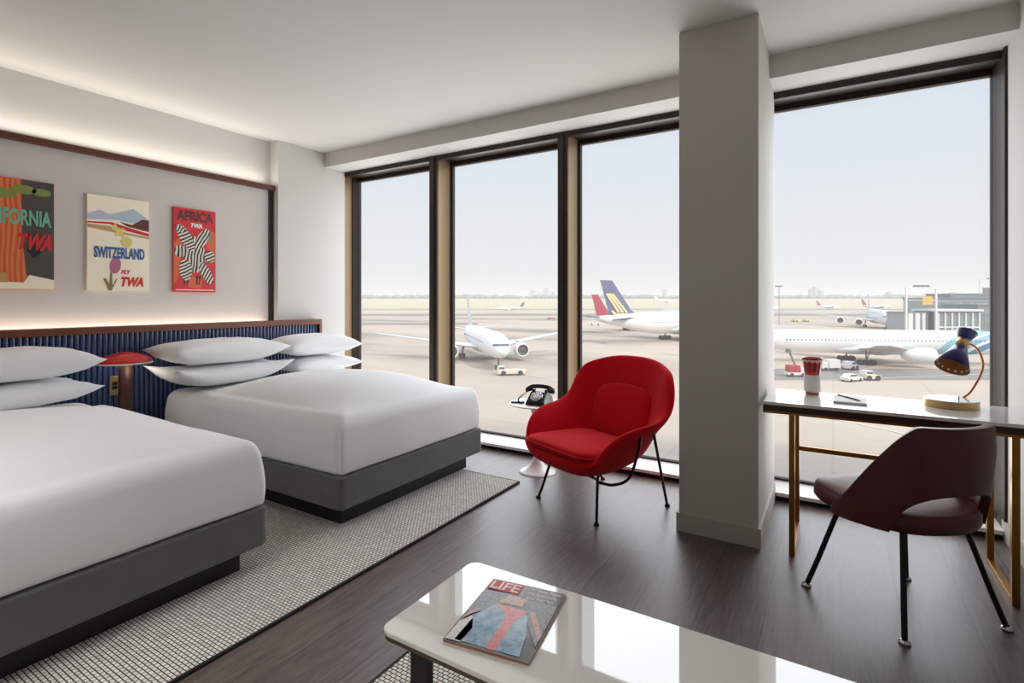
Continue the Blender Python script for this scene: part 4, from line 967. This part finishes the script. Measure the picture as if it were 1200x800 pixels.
def truck(label, u, v, rz, L, hgt, m, m2, name='truck'):
    t = thing(name, label, 'truck', pos(u, dep(v)), rz)
    obj('chassis', box(-L/2, L/2, -0.9, 0.9, 0.35, 0.7), GEARM, t)
    profile_body('cab', [(L/2-1.5, 0.6), (L/2, 0.6), (L/2, 1.3), (L/2-0.35, 2.0), (L/2-1.5, 2.0)], 0.95, m, t); profile_body('cab_glass', [(L/2-0.02, 1.35), (L/2-0.33, 1.9), (L/2-0.30, 1.92), (L/2+0.02, 1.38)], 0.8, VG, t, 0)
    obj('cargo_box', box(-L/2, L/2-1.6, -1.1, 1.1, 0.7, hgt), m2, t, bevel=0.04)
    wheels(t, (-L/2+0.9, L/2-0.9), (-0.85, 0.85), 0.42); return t
def tug(label, u, v, rz, L=6.0, m=VB, name='tow_tug'):
    t = thing(name, label, 'tug', pos(u, dep(v)), rz)
    profile_body('body', [(-L/2, 0.35), (L/2, 0.35), (L/2, 1.1), (L*0.2, 1.25), (-L/2, 1.25)], 1.25, m, t)
    profile_body('cab', [(-L/2+0.1, 1.2), (-L/2+1.7, 1.2), (-L/2+1.45, 2.0), (-L/2+0.2, 2.0)], 1.1, VW, t); profile_body('cab_glass', [(-L/2+0.25, 1.4), (-L/2+1.55, 1.4), (-L/2+1.4, 1.85), (-L/2+0.3, 1.85)], 1.12, VG, t, 0)
    wheels(t, (-L*0.3, L*0.3), (-1.1, 1.1), 0.55, 0.4); return t
tug('cream tow tug beneath the nose of the twin-engine airliner', 599, 439, YAW+0.15, 6.2)
car('white car seen on the apron below the broadside airliner', 998, 446.5, YAW+0.4)
tug('small white baggage tug behind the white car', 996, 433, YAW+0.5, 2.6, VW, 'baggage_tug')
tug('low cream baggage tractor right of the white car', 1019, 445, YAW, 3.0, VB, 'baggage_tractor')
truck('white box truck right of the red and white cup', 971, 434, YAW+PI, 4.2, 2.6, VW, VW, 'box_truck')
tug('red baggage tractor on the far taxiway left of second mullion', 646, 374, YAW, 7.0, VR, 'baggage_tractor')
tug('white service tractor beneath the dark red tail fin', 697, 381, YAW, 7.0, VW, 'service_tractor')
for u, lb in ((931, 'yellow baggage cart at left of a far pair on the right apron'), (944, 'yellow baggage cart at right of a far pair on the right apron')):
    tug(lb, u, 377, YAW, 4.5, VY, 'baggage_cart')
# belt loader with red tank
t = thing('belt_loader', 'red and white belt loader with raised conveyor left of the cup', 'loader', pos(933, dep(441)), YAW)
obj('chassis', box(-2.2, 1.6, -0.9, 0.9, 0.4, 1.0), VW, t, bevel=0.05); obj('red_cabinet', box(-1.9, 0.5, -0.95, 0.95, 1.0, 2.5), VR, t, bevel=0.05)
obj('cab', box(0.6, 1.6, -0.8, 0.8, 1.0, 1.9), VW, t, bevel=0.08)
bm = bmesh.new(); tube(bm, [(-0.2, 0, 2.4), (-1.6, 0, 5.6)], 0.22, 4); obj('conveyor_arm', bm, GEARM, t); obj('arm_head', box(-2.1, -1.3, -0.4, 0.4, 5.2, 6.0), GEARM, t)
wheels(t, (-1.4, 1.0), (-0.85, 0.85), 0.42)

# ------------------------------------------------------------------ terminal on the right
TW = mat('terminal_white', s(226, 228, 226), 0.6); TG = mat('terminal_grey_green', s(158, 166, 164), 0.7); TD = mat('terminal_dark_grey', s(128, 134, 138), 0.7); TGL = mat('terminal_glass', s(134, 148, 150), 0.25, spec=0.6); SIGN = mat('sign_yellow', s(220, 186, 104), 0.6)
def bldg(name, label, u0, u1, v0, d, depth, m, rows=0, cols=0, cat='building'):
    p = pos((u0+u1)/2, d); t = thing(name, label, cat, p, YAW); hw = (u1-u0)*d/FPX/2; H_ = zat(v0, d)-ZG
    obj('wall', box(-hw, hw, 0, depth, 0, H_), m, t); obj('parapet', box(-hw-0.3, hw+0.3, -0.3, depth+0.3, H_, H_+0.5), TD if m is not TD else TG, t)
    for r in range(rows):
        for c in range(cols):
            x0 = -hw+2*hw*(c+0.12)/cols; x1 = -hw+2*hw*(c+0.88)/cols; zb = H_*(0.08+0.9*r/rows); zt = H_*(0.08+0.9*(r+0.72)/rows)
            wdw = obj('window', box(x0, x1, -0.12, 0.0, zb, zt), TGL, t)
    return t, hw, H_
bldg('terminal_building', 'long grey-green terminal building behind the white gantry', 1096, 1300, 350, 270, 22, TG, 3, 14)
t, hw, H_ = bldg('terminal_block', 'upper dark grey terminal block at the right edge of the view', 1114, 1300, 344.5, 335, 20, TD, 4, 12)
bldg('terminal_annex', 'grey terminal annex right of the glazed boarding bridge', 1146, 1300, 357, 245, 20, TD, 3, 8)
t, hw, H_ = bldg('boarding_bridge', 'white-framed glazed boarding bridge behind the broadside airliner nose', 1099, 1147, 366, 215, 12, TGL, 0, 0, 'bridge')
for i in range(7):
    x = -hw+2*hw*i/6; obj('post', box(x-0.25, x+0.25, -0.5, 0.0, 0, H_), TW, t)
obj('roof', box(-hw-1, hw+1, -1.2, 13, H_+0.5, H_+1.3), TW, t); obj('sill_beam', box(-hw, hw, -0.45, 0.0, H_*0.45, H_*0.5), TW, t)
t, hw, H_ = bldg('bridge_rotunda', 'white bridge rotunda left of the glazed boarding bridge', 1063, 1088, 367, 218, 12, TG, 0, 0, 'bridge')
for x0, x1 in ((-hw*0.95, -hw*0.55), (-0.3*hw, 0.1*hw), (0.35*hw, 0.62*hw)): obj('pillar', box(x0, x1, -0.6, 0.0, 0, H_), TW, t)
def gantry(label, u0, u1, v0, d, sign=None, base=ZG):
    p = pos((u0+u1)/2, d, base); t = thing('lighting_gantry', label, 'gantry', p, YAW); hw = (u1-u0)*d/FPX/2; H_ = zat(v0, d)-base
    for sg in (-1, 1): obj('post', box(sg*hw-0.3, sg*hw+0.3, -0.3, 0.3, 0, H_), TW, t)
    obj('beam', box(-hw-0.3, hw+0.3, -0.3, 0.3, H_, H_+0.7), TW, t); obj('lower_beam', box(-hw, hw, -0.1, 0.1, H_-4.6, H_-4.35), TW, t)
    for k in range(4):
        x = -hw*0.4+k*hw*0.27; obj('floodlight', box(x-0.5, x+0.5, -0.5, 0.5, H_+0.7, H_+1.3), TD, t)
    if sign:
        (a, b, c, e), m = sign; obj('sign', box((a-(u0+u1)/2)*d/FPX, (b-(u0+u1)/2)*d/FPX, -0.35, -0.2, zat(e, d)-base, zat(c, d)-base), m, t)
    return t
gantry('white lighting gantry with yellow sign left of the terminal', 1062, 1097, 338, 205, ((1080.5, 1092.5, 347, 357), SIGN))
gantry('lighting gantry with grey panel on terminal roof at far right', 1148, 1180, 328, 340, ((1151, 1161, 337, 344), TD), base=zat(344.5, 335)+0.7)
t = thing('light_mast', 'thin floodlight mast near the column in the right pane', 'mast', pos(913, 350))
bm = bmesh.new(); tube(bm, [(0, 0, 0), (0, 0, zat(336, 350)-ZG)], 0.22, 8); obj('pole', bm, TD, t); hh = zat(336, 350)-ZG; obj('floodlights', box(-2.2, 2.2, -0.4, 0.4, hh, hh+0.8), TD, t)
